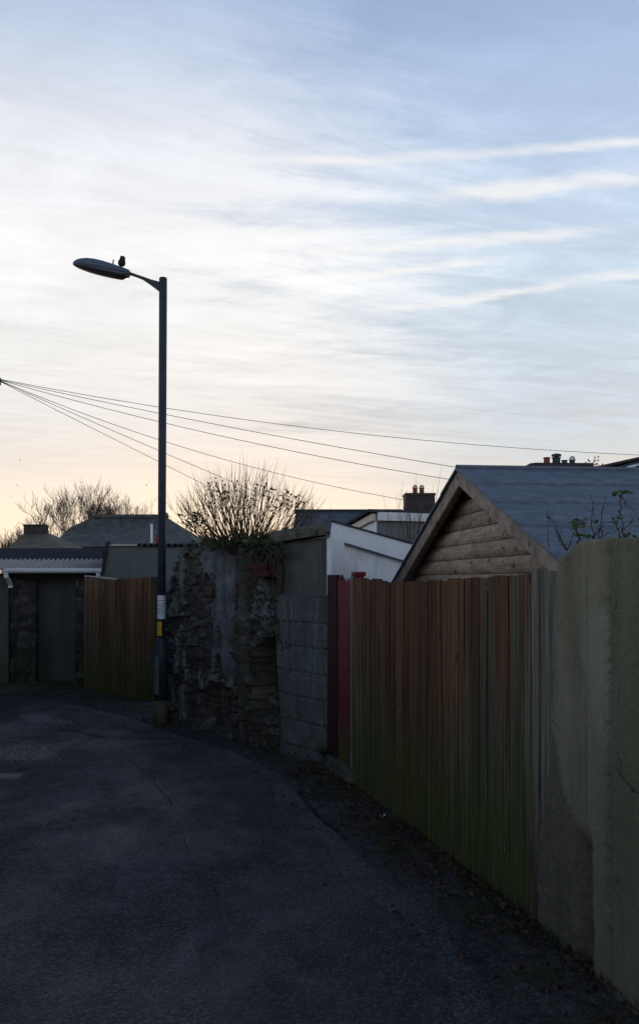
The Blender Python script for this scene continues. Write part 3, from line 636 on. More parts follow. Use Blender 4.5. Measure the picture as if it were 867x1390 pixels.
wx = 10*fbm(S*5, Z*5, 83)+8*fbm(S*17, Z*17, 84); wy = 20*fbm(S*5+7, Z*5, 85)+10*fbm(S*17, Z*17+5, 86)
qx = PX+wx; qy = PY+wy
def blob(cx, cy, rx, ry): return sst(1.15, .85, np.sqrt(((qx-cx)/rx)**2+((qy-cy)/ry)**2))
rend = np.ones_like(Z)*.0
rend = np.maximum(rend, (qx < 318)*1.)
stone = np.maximum.reduce([blob(264, 790, 15, 62), blob(276, 860, 15, 52), blob(262, 930, 10, 62), blob(257, 835, 7, 30), blob(295, 965, 30, 38), blob(278, 800, 18, 22), blob(298, 908, 6, 15), blob(245, 905, 5, 25), blob(298, 857, 4, 9), blob(236, 985, 12, 12), blob(250, 870, 5, 14), blob(285, 905, 4, 18)])
rend = rend*(1-stone); rend = rend*(1-.9*sst(.53, .60, .5+fbm(S*7, Z*5, 107)+.6*fbm(S*22, Z*18, 108))*sst(1.95, 1.2, Z))
rend = rend*(1-.75*sst(252, 236, qx)*sst(.42, .56, fbm(S*11, Z*11, 104)+.5))
roughl = sst(246, 238, qx)                                # left strip: rough thin render
rend = np.where(PX > 316, 0, rend)
rend = np.maximum(rend, .55*blob(360, 825, 13, 42)*(PX > 330)); rend = np.clip(rend, 0, 1)
wa = .5*fbm(S*4, Z*4, 87, 5)+.25*fbm(S*14, Z*14, 101); wb = .6*fbm(S*4+3, Z*4, 88, 5)+.3*fbm(S*14+4, Z*14, 102)
f1, f2, idr = voro(S/.17+wa*1.6, Z/.125+wb*1.6, 3)
g1, g2, idr2 = voro(S/.07+wb*2, Z/.06+wa*2, 6)
body = sst(.02, .17, f2-f1); body2 = sst(.02, .18, g2-g1); bigs = sst(.35, .5, fbm(S*2.2, Z*2.2, 103)+.45)
sto = (.05*body*(.3+.9*idr))*bigs+(.03*body2*(.3+idr2))*(1-.6*bigs)+.03*fbm(S*7, Z*7, 90)+.02*fbm(S*40, Z*40, 99)-.06
ren = .012+.02*fbm(S*4, Z*4, 91)+.014*fbm(S*20, Z*20, 92)+.06*roughl*fbm(S*14, Z*14, 93)
rs_ = sst(.35, .65, rend+.5*fbm(S*20, Z*20, 106)); rend = np.where(rend > .02, rs_*np.minimum(1, rend+.3), rend); off = sto*(1-rend)+(ren+.018)*rend
isB = sst(314, 322, PX+3*fbm(S*9, Z*9, 94))
off = off+isB*(.04+.16*fbm(S*3.2, Z*2.6, 95)+.08*fbm(S*9, Z*9, 100))-.07*np.exp(-((PX-316-3*fbm(Z*6, Z*0, 96))/2.6)**2)*sst(740, 780, PY)
off = off-.36*sst(1, .72, np.maximum(np.abs((.6*qx+.4*PX)-369)/np.interp(PY, [860, 900, 985], [6, 19, 21]), np.abs(qy-918)/62))*isB         # eroded hollow next to the pier
off = off-.10*blob(296, 960, 22, 28)
off = off+.10*sst(.35, 0, Z)*(.3+fbm(S*5, Z*5, 97))
joint = (1-body)*(1-rend); rnd = np.clip(.65*idr+.35*idr2, 0, 1)
mossy = np.clip(.15+.75*isB+.5*sst(1.85, 2.1, Z+.2*fbm(S*5, Z*5, 98))+.35*sst(.5, 0, Z), 0, 1)
front = np.stack([bx[None]+nxs[None]*off, by[None]+nys[None]*off, Z], -1); back = np.stack([bx[None]-nxs[None]*.6+0*Z, by[None]-nys[None]*.6+0*Z, Z], -1)
mb = MB(); slab(mb, front, back, {'rend': rend, 'rnd': rnd, 'joint': joint, 'mossy': mossy}); mb.build('masonry', M['oldwall'], ow, smooth=True)
mb = MB()
c = P(357, 775, 9.12)
for k, (dz, dx, w) in enumerate(((-.028, 0, .115), (.045, -.012, .10))):
    mb.box(c+Vector((dx, -.07, dz)), Vector((.8, -.6, 0))*w, Vector((.6, .8, 0))*.05, Vector((0, 0, .031)))
bevel(mb.build('red_brick', M['brick'], ow), .008, 2)

# ------------------------------------------------------------------ street lamp
LPD = 10.74; k = LPD/F; lz = lambda y: EYE-(y-HY)*k
sl = empty('street_lamp', ((218.5-CX)*k, LPD, 0), 'tall blue grey street lamp post with single curved arm and flat head', 'street lamp')
lx = lambda y: (218.6+(985-y)*3.0/608-CX)*k
cpt = lambda y: Vector((lx(y), LPD, lz(y)))
mb = MB(); mb.tube([cpt(945), cpt(600), cpt(378.5), cpt(377)], [.0465, .046, .046, .040], 24); mb.build('column', M['pole_paint'], sl, smooth=False)
for o in sl.children: 
    for p in o.data.polygons: p.use_smooth = len(p.vertices) == 4
mb = MB(); mb.tube([cpt(950), cpt(886), cpt(880), cpt(868), cpt(866)], [.083, .083, .078, .052, .047], 28); bs = mb.build('base_section', M['pole_paint'], sl)
for p in bs.data.polygons: p.use_smooth = len(p.vertices) == 4
mb = MB()
rings = []
for y in (942, 889):
    rings.append([cpt(y)+Vector((math.cos(a)*r, math.sin(a)*r, 0)) for r, aa in ((.0845, np.linspace(3.5, 4.55, 9)), (.080, np.linspace(4.55, 3.5, 9))) for a in aa])
mb.loft(rings); mb.build('access_door', mat('faded_lamp_paint', [(.3, (.06, .085, .105)), (.7, (.10, .13, .155))], 9, .6, .1, 60), bs)
mb = MB(); mb.tube([cpt(1000), cpt(949.5)], .079, 28); o = mb.build('base_collar', M['pole_bare'], sl)
for p in o.data.polygons: p.use_smooth = len(p.vertices) == 4
def wrap(y0, y1, a0, a1, r, name, m, parent):
    mb = MB(); rings = []
    for y in (y0, y1): rings.append([cpt(y)+Vector((math.cos(a)*q, math.sin(a)*q, 0)) for q, aa in ((r+.0012, np.linspace(a0, a1, 12)), (r-.004, np.linspace(a1, a0, 12))) for a in aa])
    mb.loft(rings); return mb.build(name, m, parent)
wl = wrap(840, 808, 3.2, 6.2, .0468, 'white_notice', M['white_label'], sl)
mb = MB()
for y, a1 in ((815, 6.0), (820, 5.6), (823, 5.9), (826, 5.2), (829, 5.8), (832, 5.5)):
    rings = []
    for yy in (y+.35, y-.35): rings.append([cpt(yy)+Vector((math.cos(a)*q, math.sin(a)*q, 0)) for q, aa in ((.0487, np.linspace(3.5, a1, 10)), (.0475, np.linspace(a1, 3.5, 10))) for a in aa])
    mb.loft(rings)
mb.build('print_lines', M['ink'], wl)
ys = wrap(863, 843.5, 2.9, 4.95, .0468, 'yellow_sticker', M['yellow'], sl)
mb = MB()
def onpole(a, y, r=.0487): return cpt(y)+Vector((math.cos(a)*r, math.sin(a)*r, 0))
mb.prism([onpole(3.5, 849), onpole(4.1, 848), onpole(3.75, 852), onpole(4.0, 852), onpole(3.4, 858), onpole(3.6, 853.5)], (0, .003, 0)); mb.build('hazard_mark', M['black_print'], ys)
mb = MB(); mb.prism([onpole(3.6, 857, .0489), onpole(3.95, 852.6, .0489), onpole(4.1, 856, .0489)], (0, .003, 0)); mb.build('white_mark', M['white_label'], ys)
Q = lambda px, py, dy=0: Vector(((px-CX)*k, LPD+dy, lz(py)))
mb = MB()
r_ = []
for px, yt, yb, w in ((218, 383, 397, .022), (205, 379.5, 387, .02), (194, 375.5, 379.5, .018), (185, 372.5, 376, .018), (171, 367.5, 371.5, .018)):
    r_.append([Q(px, yt, 0)+Vector((0, -w*.5, 0)), Q(px, yt-.4, 0), Q(px, yt, 0)+Vector((0, w*.5, 0)), Q(px, yb, 0)+Vector((0, w*.5, 0)), Q(px, yb+.4, 0), Q(px, yb, 0)+Vector((0, -w*.5, 0))])
mb.loft(r_); mb.build('bracket_arm', M['dark_metal'], sl)
XS = [99.3, 101, 105, 111, 120, 130, 142, 154, 164, 170, 174, 176.5]
TP = [357.6, 355.3, 353.2, 351.6, 351.0, 352.2, 355.2, 359.0, 362.6, 364.6, 366.0, 367.2]
ML = [358.8, 359.2, 360.4, 361.8, 364.0, 366.2, 368.6, 371.0, 372.6, 372.8, 372.4, 371.2]
BT = [359.4, 360.6, 362.6, 364.8, 367.8, 370.6, 373.6, 376.2, 378.2, 377.2, 375.2, 372.4]
WD = [.01, .05, .085, .11, .13, .14, .145, .14, .125, .105, .085, .06]
up, dn = [], []
for x, t, m_, b, w in zip(XS, TP, ML, BT, WD):
    c = Q(x, m_); ht = (m_-t)*k; hb = (b-m_)*k
    up.append([c+Vector((0, math.cos(a)*w, (abs(math.sin(a))**.8)*ht)) for a in np.linspace(0, math.pi, 13)])
    dn.append([c+Vector((0, math.cos(a)*w*.96, -.0015-(abs(math.sin(a))**.7)*hb)) for a in np.linspace(0, math.pi, 13)])
mb = MB(); mb.loft(up); hd = mb.build('lamp_head', M['head_paint'], sl, smooth=True)
mb = MB(); mb.loft(dn); mb.build('diffuser', M['lens'], hd, smooth=True)
mb = MB(); mb.tube([Q(153.6, 361), Q(154.2, 352.5)], .008, 8); mb.build('photocell', M['dark_metal'], hd)
# bird on the head
bd = empty('bird', Q(166, 362.5), 'small dark bird perched on top of the street lamp head', 'bird')
mb = MB(); rg = []
for py, cx, rx, ry in ((347.3, 166.2, .006, .006), (347.9, 166.4, .020, .020), (349.2, 166.6, .029, .028), (350.8, 166.6, .031, .030), (352.2, 166.3, .032, .032), (354.2, 165.7, .040, .042), (356.6, 165.4, .044, .048), (358.8, 165.4, .042, .045), (360.4, 165.5, .033, .034), (361.2, 165.6, .018, .018)):
    c = Q(cx, py); rg.append([c+Vector((math.cos(a)*rx, math.sin(a)*ry, 0)) for a in np.linspace(0, 2*math.pi, 17)[:-1]])
mb.loft(rg)
c = Q(169.9, 349.6); mb.loft([[c+Vector((-.012, math.cos(a)*.008, math.sin(a)*.008)) for a in np.linspace(0, 6.28, 7)[:-1]], [c+Vector((.012, math.cos(a)*.001, math.sin(a)*.001-.002)) for a in np.linspace(0, 6.28, 7)[:-1]]])
mb.box(Q(163.6, 361.2, .01)+Vector((0, .03, -.006)), Vector((.014, 0, 0)), Vector((.0, .03, -.012)), Vector((0, 0, .004)))
mb.build('body', M['feather'], bd, smooth=True)
for px in (163.4, 167.4):
    mb = MB(); mb.tube([Q(px+.3, 360.6), Q(px, 362.4), Q(px, 363.9)], .0035, 5); mb.build('leg', M['dark_metal'], bd)

# ------------------------------------------------------------------ left gate, pier, garage, outbuilding
gt = empty('board_gate', (-3.1, 13.5, 0), 'brown timber board gate left of the lamp post, green with algae at its foot', 'gate')
def leaf_(pA, pB, dA, dB, za, zb, b0, b1, seed, name):
    a = P(pA, HY, dA); b = P(pB, HY, dB); a.z = b.z = 0; L = (b-a).length; t = (b-a)/L; nn = Vector((t.y, -t.x, 0))
    if nn.y > 0: nn = -nn
    mb = MB(); boards(mb, 0, L, lambda s: a+t*s, nn, lambda s: za+(zb-za)*s/L, lambda s: b0+(b1-b0)*s/L, .105, tint=lambda q: .6, seed=seed, jt=.006)
    o = mb.build(name, M['gate'], gt)
    for z in (.3, 1.45):
        mb = MB(); mb.box((a+b)/2-nn*.03+Vector((0, 0, z)), t*(L/2-.03), nn*.02, Vector((0, 0, .05))); mb.build('rail', M['gate'], o)
leaf_(116.5, 158, 14.0, 13.15, 1.715, 1.665, .06, .05, 31, 'gate_leaf')
leaf_(158.8, 209, 13.15, 12.75, 1.685, 1.725, .05, .03, 32, 'gate_leaf')
mb = MB()
a = P(117, HY, 14.02); b = P(158, HY, 13.17); a.z = 1.735; b.z = 1.69; mb.box((a+b)/2+Vector((0, 0, 0)), (b-a)/2, Vector((.02, .03, 0)), Vector((0, 0, .008))); mb.build('lit_top_edge', M['asbestos'], gt)  # pale strip paints the light along the gate's top edge
mb = MB(); mb.box(P(213, HY, 12.7)-Vector((0, 0, .85)), Vector((.05, 0, 0)), Vector((0, .05, 0)), Vector((0, 0, .87))); mb.build('post', M['gate'], gt)

def rubble_wall(name, x0, x1, y, z1, th, label, cat='wall', seed=1, ragged=.05, parent=None, m=None):
    nu = max(14, int((x1-x0)/.025)); nv = int(z1/.03); v = np.linspace(0, 1, nv+1)[:, None]; X = np.linspace(x0, x1, nu+1)[None, :]+0*v
    T = z1+ragged*fbm(X*5, X*0, seed); Z = -.08+v*(T+.08); f1, f2, idr = voro(X/.22, Z/.14, seed)
    o_ = .04*sst(.03, .25, f2-f1)*(.4+idr)+.04*fbm(X*8, Z*8, seed+1)
    mb = MB(); slab(mb, np.stack([X+.01*fbm(X*9, Z*9, seed+2), y-o_, Z], -1), np.stack([X, y+th+0*X, Z], -1), {'rnd': idr})
    o = mb.build(name, m or M['rubble'], parent, smooth=True)
    if not parent: tag(base_on(o, ((x0+x1)/2, y, 0)), label, cat)
    return o
xq = lambda px, d: (px-CX)/F*d
rubble_wall('stone_pier', xq(105, 14.3), xq(116.5, 14.3), 14.2, 1.56, .3, 'narrow dark rubble stone pier between the garage and the board gate', 'pier', 111)
ga = empty('garage', (xq(60, 14.9), 14.9, 0), 'low dark garage with corrugated cement roof and white gutter', 'garage')
mb = MB(); mb.abox(xq(-260, 14.9), xq(13, 14.9), 14.86, 15.1, -.1, 1.78); mb.abox(xq(13, 14.9), xq(140, 14.9), 15.0, 15.2, 1.68, 1.80); mb.abox(xq(103, 14.9), xq(142, 14.9), 14.98, 15.2, -.1, 1.68)
mb.abox(xq(-260, 15), xq(-256, 15), 15.1, 19, -.1, 1.8); mb.abox(xq(139, 15), xq(142, 15), 15.2, 19, -.1, 1.8)
mb.build('wall', M['dark_render'], ga)
rubble_wall('rubble_infill', xq(13, 14.9), xq(49, 14.9), 14.93, 1.70, .2, '', seed=121, ragged=.06, parent=ga, m=M['rubble'])
for o in ga.children:
    if o.name.startswith('rubble'): o.data.transform(Matrix.Translation(-ga.location))if False else None
mb = MB(); xa, xb = xq(49.5, 15.05), xq(103, 15.05)
mb.abox(xa, xb, 15.06, 15.10, 0, 1.68)
dr = mb.build('door', M['door_sheet'], ga)
def corr(mb, o, across, down, W, L, pitch, amp, th=.006, per=8, nd=1):
    across = Vector(across).normalized(); down = Vector(down).normalized(); nn = across.cross(down).normalized()
    if nn.z < 0: nn = -nn
    K = int(W/pitch*per); vs = []; fs = []; vl = []
    for side in (0, 1):
        for i in range(K+1):
            s = W*i/K; h = amp*math.sin(2*math.pi*s/pitch)-side*th
            for j in range(nd+1): vs.append(Vector(o)+across*s+down*(L*j/nd)+nn*h); vl.append(.5-.5*math.sin(2*math.pi*s/pitch))
    n = (K+1)*(nd+1); m_ = nd+1
    for i in range(K):
        for j in range(nd):
            a = i*m_+j; fs += [(a, a+1, a+m_+1, a+m_), (n+a, n+a+m_, n+a+m_+1, n+a+1)]
        a = i*m_; fs += [(a, a+m_, n+a+m_, n+a), (a+nd, n+a+nd, n+a+m_+nd, a+m_+nd)]
    fs += [tuple([j for j in range(nd+1)]+[n+j for j in range(nd, -1, -1)]), tuple([K*m_+j for j in range(nd+1)]+[n+K*m_+j for j in range(nd, -1, -1)])]
    mb.add(vs, fs, valley=vl)
xl, xr = xq(-240, 14.7), xq(139, 14.7)
mb = MB(); corr(mb, (xl, 15.45, 2.005), (1, 0, 0), (0, -.80, -.16), xr-xl, .83, .0762*1.02, .028); mb.build('lower_roof', M['asb2'], ga)
mb = MB(); corr(mb, (xl, 18.6, 2.27), (1, 0, 0), (0, -3.15, -.27), xr-xl-.02, 3.2, .0762, .02); mb.abox(xl, xr, 18.55, 18.7, 2.22, 2.30); mb.build('upper_roof', M['dark_roof'], ga)
mb = MB()
rg = []
for x in (xq(4, 14.55), xq(136, 14.55)):
    rg.append([Vector((x, 14.58+math.cos(a)*.055, 1.835+math.sin(a)*.055)) for a in np.linspace(math.pi, 2*math.pi, 9)]+[Vector((x, 14.58+math.cos(a)*.049, 1.835+math.sin(a)*.049)) for a in np.linspace(2*math.pi, math.pi, 9)])
mb.loft(rg); mb.abox(xq(4, 14.6), xq(138, 14.6), 14.64, 14.66, 1.775, 1.86)
gu = mb.build('gutter', M['upvc'], ga)
mb = MB(); xx = xq(8, 14.55); mb.tube([(xx, 14.58, 1.80), (xx, 14.58, 1.73), (xx-.005, 14.72, 1.66), (xx-.005, 14.8, 1.6), (xx-.005, 14.8, 1.55)], .036, 10); mb.build('downpipe', M['upvc'], gu)
mb = MB(); xx = xq(133, 14.55); mb.tube([(xx, 14.58, 1.80), (xx, 14.58, 1.75), (xx+.03, 14.7, 1.70), (xx+.05, 14.78, 1.6), (xx+.05, 14.78, .1)], .036, 10); mb.build('downpipe', M['upvc'], gu)

ob = empty('outbuilding', (xq(200, 14.2), 14.2, 0), 'flat roofed blue grey rendered outbuilding behind the board gate', 'outbuilding')
mb = MB(); y0 = 14.3
pl_ = [Vector((xq(141, y0), y0, -.1)), Vector((xq(141, y0), y0, 1.92)), Vector((xq(147, y0), y0, 2.20)), Vector((xq(262, y0), y0, 2.18)), Vector((xq(262, y0), y0, -.1))]
mb.prism(pl_, (0, 3.6, 0)); mb.build('wall', M['blue_render'], ob)
mb = MB(); a = P(139, 782, y0-.06); b = P(145.5, 738, y0-.06); mb.tube([a, b, P(150, 737, y0-.05)], .03, 6); mb.box((xq(143, y0), y0+1.7, 2.07), Vector((.03, 0, 0)), Vector((0, 1.75, 0)), Vector((0, 0, .05))); mb.build('tarred_verge', M['tar'], ob)
mb = MB(); corr(mb, (xq(188, y0), y0-.08, 2.215), (1, 0, 0), (0, 3.7, .02), xq(264, y0)-xq(188, y0), 3.7, .0762*1.2, .022, .01); mb.build('corrugated_roof', M['dark_roof'], ob)
mb = MB(); mb.abox(xq(150, y0), xq(187, y0), y0-.05, y0+.25, 2.195, 2.225); mb.build('ridge_flashing', M['asbestos'], ob)
mb = MB(); mb.tube([P(206, 737, 17), P(206, 711, 17)], .022, 10); mb.build('white_flue', M['upvc'], ob)
mb = MB(); c = P(213, 731, 15.6); mb.tube([c-Vector((0, 0, .12)), c, c+Vector((0, 0, .05)), c+Vector((0, 0, .07))], [.04, .04, .028, .015], 12); mb.build('red_vent_cap', M['red_plastic'], ob)

# ------------------------------------------------------------------ white lean-to shed
ws = empty('white_shed', (.6, 9.3, 0), 'white painted lean-to shed with sloping white fascia behind the red panel', 'shed')
wd = lambda px: 8.62+(px-446)*.0117
W = lambda px, py, o=0: P(px, py, wd(px))+Vector((0, o, 0))
wt = lambda px: 708+(px-448)*(740-708)/112.
mb = MB(); mb.prism([Vector((W(449, 0).x, W(449, 0).y, -.1)), W(449, wt(449)+12), W(600, wt(600)+12), Vector((W(600, 0).x, W(600, 0).y, -.1))], (.25, 3.0, 0)); mb.build('wall', M['white_paint'], ws)
mb = MB(); mb.prism([W(447, 731, -.1), W(450.5, 707.5, -.1), W(600, wt(600)-1, -.1), W(600, wt(600)+26, -.1)], (.004, .05, 0)); bevel(mb.build('fascia', M['fascia'], ws), .006)
mb = MB(); mb.prism([W(449, 708.5, -.13), W(449, 706.7, -.13), W(600, wt(600)-2.6, -.13), W(600, wt(600)-.8, -.13)], (.25, 3.2, 0)); mb.build('roof', M['dark_roof'], ws)
mb = MB(); mb.tube([W(452.5, 733, -.07), W(452.2, 755, -.07), W(451.6, 770, -.07), W(451.8, 800, -.07), W(451.8, 1000, -.07)], .011, 6); mb.build('black_cable', M['tar'], ws)

# ------------------------------------------------------------------ log-lap summerhouse
lh = empty('log_lap_shed', (1.6, 7.0, 0), 'log lap timber shed with brown bargeboards and blue grey felt roof', 'shed')
AP = Vector((1.043, 7.0, 2.52)); gv = Vector((.2723, -2.317, 0)); rv = Vector((.9932, .1167, 0)); DZ = .8197
gp = lambda t, z=0, r=0: AP+gv*t+rv*r+Vector((0, 0, -abs(t)*DZ+z))
gun = gv.normalized()
def gz(t, z, r): p = AP+gv*t+rv*r; return Vector((p.x, p.y, z))
INS = .165; bhgt = .118; seam_t = None
# gable boards
mb = MB(); prof = [(0, .000), (.06, .012), (.25, .024), (.5, .030), (.75, .027), (.93, .016), (1., .004)]
zb = 2.44; rr = random.Random(4); tsm = -.06
while zb > .2:
    za = zb-bhgt
    for part in (0, 1):
        rv_ = rr.random(); ra = []
        for q, o in prof:
            z = za+q*bhgt; te = max(0.0, min(1.02, (AP.z-.05-z)/DZ)); lo, hi = (-te, min(tsm-.002, te)) if part == 0 else (max(tsm+.002, -te), te)
            if hi < lo: hi = lo
            ra.append((gz(lo, z, INS-o), gz(hi, z, INS-o), gz(hi, z, INS+.02), gz(lo, z, INS+.02)))
        for i in range(len(ra)-1):
            a = ra[i]; b = ra[i+1]; mb.add([a[0], a[1], b[1], b[0]], [(0, 1, 2, 3)], rnd=rv_)
            mb.add([a[0], a[3], b[3], b[0], a[1], a[2], b[2], b[1]], [(0, 3, 2, 1), (4, 5, 6, 7)], rnd=rv_)
    zb = za
mb.build('gable_boards', M['log'], lh, smooth=False)
mb = MB(); mb.prism([gz(-.99, -.1, INS+.025), gz(-.99, 1.66, INS+.025), gz(0, 2.44, INS+.025), gz(.99, 1.66, INS+.025), gz(.99, -.1, INS+.025)], rv*4.6); mb.build('wall', M['log'], lh)
# bargeboards
for sgn in (-1, 1):
    mb = MB(); h = .122
    mb.prism([gp(0, -.0, 0), gp(sgn*1.04, 0, 0), gp(sgn*1.04, -h, 0), gp(0, -h*1.03, 0)], rv*.03); bevel(mb.build('bargeboard', M['barge'], lh), .006)
# soffit rafters behind the bargeboards
mb = MB()
for sgn in (-1, 1): mb.prism([gp(0, -.02, .05), gp(sgn*1.0, -.02, .05), gp(sgn*1.0, -.09, .05), gp(0, -.09, .05)], rv*.03)
mb.build('rafter', M['barge'], lh)
mb = MB(); TS = [0, .19, .40, .62, .84, 1.06]
for sgn in (-1, 1):
    for i in range(5):
        t0, t1 = TS[i], TS[i+1]+.010*(i < 4); K = 60; lift = .004
        a = []
        for jx in range(K+1):
            r = -.025+jx/K*4.9; w1 = .004*float(fbm(r*3, i*3.3, 131)); w2 = .010*float(fbm(r*2.5, i*2.1+7, 132))
            a.append([gp(sgn*t0, .008+w1, r), gp(sgn*(t1+w2), .018+w1, r), gp(sgn*(t1+w2), .002+w1*.3, r), gp(sgn*t0, -.004, r)])
        mb.loft(a)
mb.build('felt_roof', M['felt'], lh)
mb = MB(); mb.tube([gp(0, .016, -.02), gp(0, .016, 4.9)], .018, 8); mb.build('ridge_roll', M['felt'], lh)

# ------------------------------------------------------------------ background buildings
def pot(parent, p, r, h, m, cowl=None, flare=1.15):
    mb = MB(); p = Vector(p); mb.tube([p, p+Vector((0, 0, h*.12)), p+Vector((0, 0, h*.85)), p+Vector((0, 0, h*.87)), p+Vector((0, 0, h))], [r*1.1, r, r*.92, r*flare, r*flare], 14)
    o = mb.build('chimney_pot', m, parent)
    if cowl:
        mb = MB()
        for kx in range(6):
            a = kx*math.pi/6; mb.tube([p+Vector((math.cos(a)*r*math.cos(b), math.sin(a)*r*math.cos(b), h+r*1.25*math.sin(b))) for b in np.linspace(0, math.pi, 9)], r*.09, 4)
        for b in (.3, .7): mb.tube([p+Vector((math.cos(a)*r*math.cos(b), math.sin(a)*r*math.cos(b), h+r*1.25*math.sin(b))) for a in np.linspace(0, 6.283, 13)], r*.08, 4)
        mb.build('wire_cowl', M['cowl'], o)
    return o
# hall with hipped roof
d = 42.; hl = empty('hall', (xq(175, d), d, 0), 'long dark slate roofed hall in the distance behind the street lamp', 'building')
e = lambda px, py, dd=0: P(px, py, d+dd)
rx0, rx1 = xq(126, d+5), xq(226, d+5); zr = P(0, 702, d+5).z; ex0, ex1 = xq(68, d), xq(275, d); ze = P(0, 742, d).z
mb = MB(); V_ = [(ex0, d, ze), (ex1, d, ze), (ex1, d+10, ze), (ex0, d+10, ze), (rx0-.9, d+4.2, zr-.55), (rx0, d+5, zr), (rx1, d+5, zr), (rx1+.9, d+4.2, zr-.55)]
mb.add(V_, [(0, 1, 7, 6, 5, 4), (1, 2, 6, 7), (2, 3, 5, 6), (3, 0, 4, 5)]); mb.build('roof', M['slate_hall'], hl)
mb = MB(); mb.abox(ex0+.3, ex1-.3, d+.3, d+9.7, -.1, ze-.02); mb.build('wall', M['grey_house'], hl)
mb = MB(); mb.box(((rx0+rx1)/2, d+5, zr+.05), Vector(((rx1-rx0)/2+.1, 0, 0)), Vector((0, .15, 0)), Vector((0, 0, .08))); mb.abox(rx1-.25, rx1+.05, d+4.8, d+5.2, zr-.1, zr+.22); mb.build('ridge', M['slate_hall'], hl)
# small house with hip roof and chimney
d = 30.; sh = empty('small_house', (xq(55, d), d, 0), 'small house with lichened hip roof and square dark chimney above the garage', 'house')
ex0, ex1 = xq(4, d), xq(92, d); ze = P(0, 750, d).z; rx0, rx1 = xq(35, d+2.5), xq(63, d+2.5); zr = P(0, 722, d+2.5).z
mb = MB(); mb.add([(ex0, d, ze), (ex1, d, ze), (ex1, d+5, ze), (ex0, d+5, ze), (rx0, d+2.5, zr), (rx1, d+2.5, zr)], [(0, 1, 5, 4), (1, 2, 5), (2, 3, 4, 5), (3, 0, 4)]); rf = mb.build('roof', M['slate_brown'], sh)
mb = MB(); mb.abox(ex0+.15, ex1-.15, d+.15, d+4.85, -.1, ze-.01); mb.build('wall', M['grey_house'], sh)
mb = MB(); mb.abox(xq(36, d+2.5), xq(61.5, d+2.5), d+2.2, d+2.9, zr-.2, P(0, 714, d+2.5).z); mb.abox(xq(35.3, d+2.5), xq(62.2, d+2.5), d+2.15, d+2.95, P(0, 714, d+2.5).z-.002, P(0, 712.5, d+2.5).z); mb.build('chimney', M['chimney'], rf)
pot(rf, P(54.5, 713, d+2.55), .035, .14, M['pot_dark']); pot(rf, P(64, 724, d+2.4), .04, .12, M['pot_dark'])
# slate roofed house behind the pier
d = 24.; sr = empty('slate_roof_house', (xq(455, d), d, 0), 'house showing only a dark blue slate roof above the block pier', 'house')
ex0, ex1 = xq(396, d), xq(560, d); ze = P(0, 722, d).z; zr = P(0, 694.5, d+3).z
mb = MB(); mb.add([(ex0, d, ze), (ex1, d, ze), (xq(560, d+3), d+3, zr), (xq(402, d+3), d+3, zr), (ex0, d+6, ze), (ex1, d+6, ze)], [(0, 1, 2, 3), (3, 2, 5, 4), (0, 3, 4), (1, 5, 2)]); mb.build('roof', M['slate_blue'], sr)
mb = MB(); mb.abox(ex0+.15, ex1-.15, d+.2, d+5.8, -.1, ze-.01); mb.build('wall', M['grey_house'], sr)
mb = MB(); mb.tube([(xq(402, d+3)-.05, d+3, zr), (ex1, d+3, zr)], .07, 6); mb.build('ridge', M['dark_roof'], sr)
# flat roofed extension with pale fascia
d = 16.; fx = empty('flat_roofed_extension', (xq(540, d), d, 0), 'flat roofed grey extension with pale fascia in front of twin red chimney pots', 'building')
cA = P(511, HY, d); cA.z = 0; cB = P(640, HY, d+.6); cB.z = 0; cC = P(470, HY, d+5.4); cC.z = 0; cD = cC+(cB-cA)
z1 = P(0, 706.5, d).z; z2 = P(0, 695.5, d).z; up_ = lambda p, z: Vector((p.x, p.y, z))
mb = MB(); mb.prism([up_(cA, -.1), up_(cB, -.1), up_(cD, -.1), up_(cC, -.1)], (0, 0, z1+.1)); mb.build('wall', M['grey_house'], fx)
def band(mb, a, b, z0, z1, o, th):
    t = (b-a).normalized(); nn = Vector((t.y, -t.x, 0)); 
    mb.box((a+b)/2+nn*o+Vector((0, 0, (z0+z1)/2)), t*((b-a).length/2), nn*th, Vector((0, 0, (z1-z0)/2)))
mb = MB(); band(mb, cA, cB, z1-.003, z2, .05, .03); mb.build('white_fascia', M['white_paint'], fx)
mb = MB(); band(mb, cC, cA, z1-.003, z2-.02, .05, .035); mb.build('cream_fascia', M['cream'], fx)
mb = MB(); band(mb, cC, cA, .0, z1-.01, .01, .012); mb.build('white_side_wall', M['white_paint'], fx)
mb = MB(); mb.prism([up_(cA, z2)+Vector((-.15, -.12, 0)), up_(cB, z2)+Vector((0, -.12, 0)), up_(cD, z2), up_(cC, z2)+Vector((-.15, 0, 0))], (0, 0, .05)); mb.build('roof', M['dark_roof'], fx)
# house with the twin pot chimney
d = 23.; tc = empty('twin_pot_house', (xq(580, d), d, 0), 'house whose dark stack carries two red pots, left of the log lap gable', 'house')
ex0, ex1 = xq(540, d), xq(700, d); ze = P(0, 712, d).z; zr = P(0, 688, d+2.5).z
mb = MB(); mb.add([(ex0, d, ze), (ex1, d, ze), (ex1, d+2.5, zr), (ex0+.6, d+2.5, zr), (ex0, d+5, ze), (ex1, d+5, ze)], [(0, 1, 2, 3), (3, 2, 5, 4), (0, 3, 4), (1, 5, 2)]); rf = mb.build('roof', M['slate_hall'], tc)
mb = MB(); mb.abox(ex0+.15, ex1-.15, d+.2, d+4.8, -.1, ze-.01); mb.build('wall', M['grey_house'], tc)
zt = P(0, 671, d+2).z
mb = MB(); mb.abox(xq(548.5, d+2), xq(587.5, d+2), d+1.6, d+2.3, ze, zt-.06); mb.abox(xq(547.6, d+2), xq(588.4, d+2), d+1.57, d+2.33, zt-.062, zt); mb.build('chimney', M['chimney'], rf)
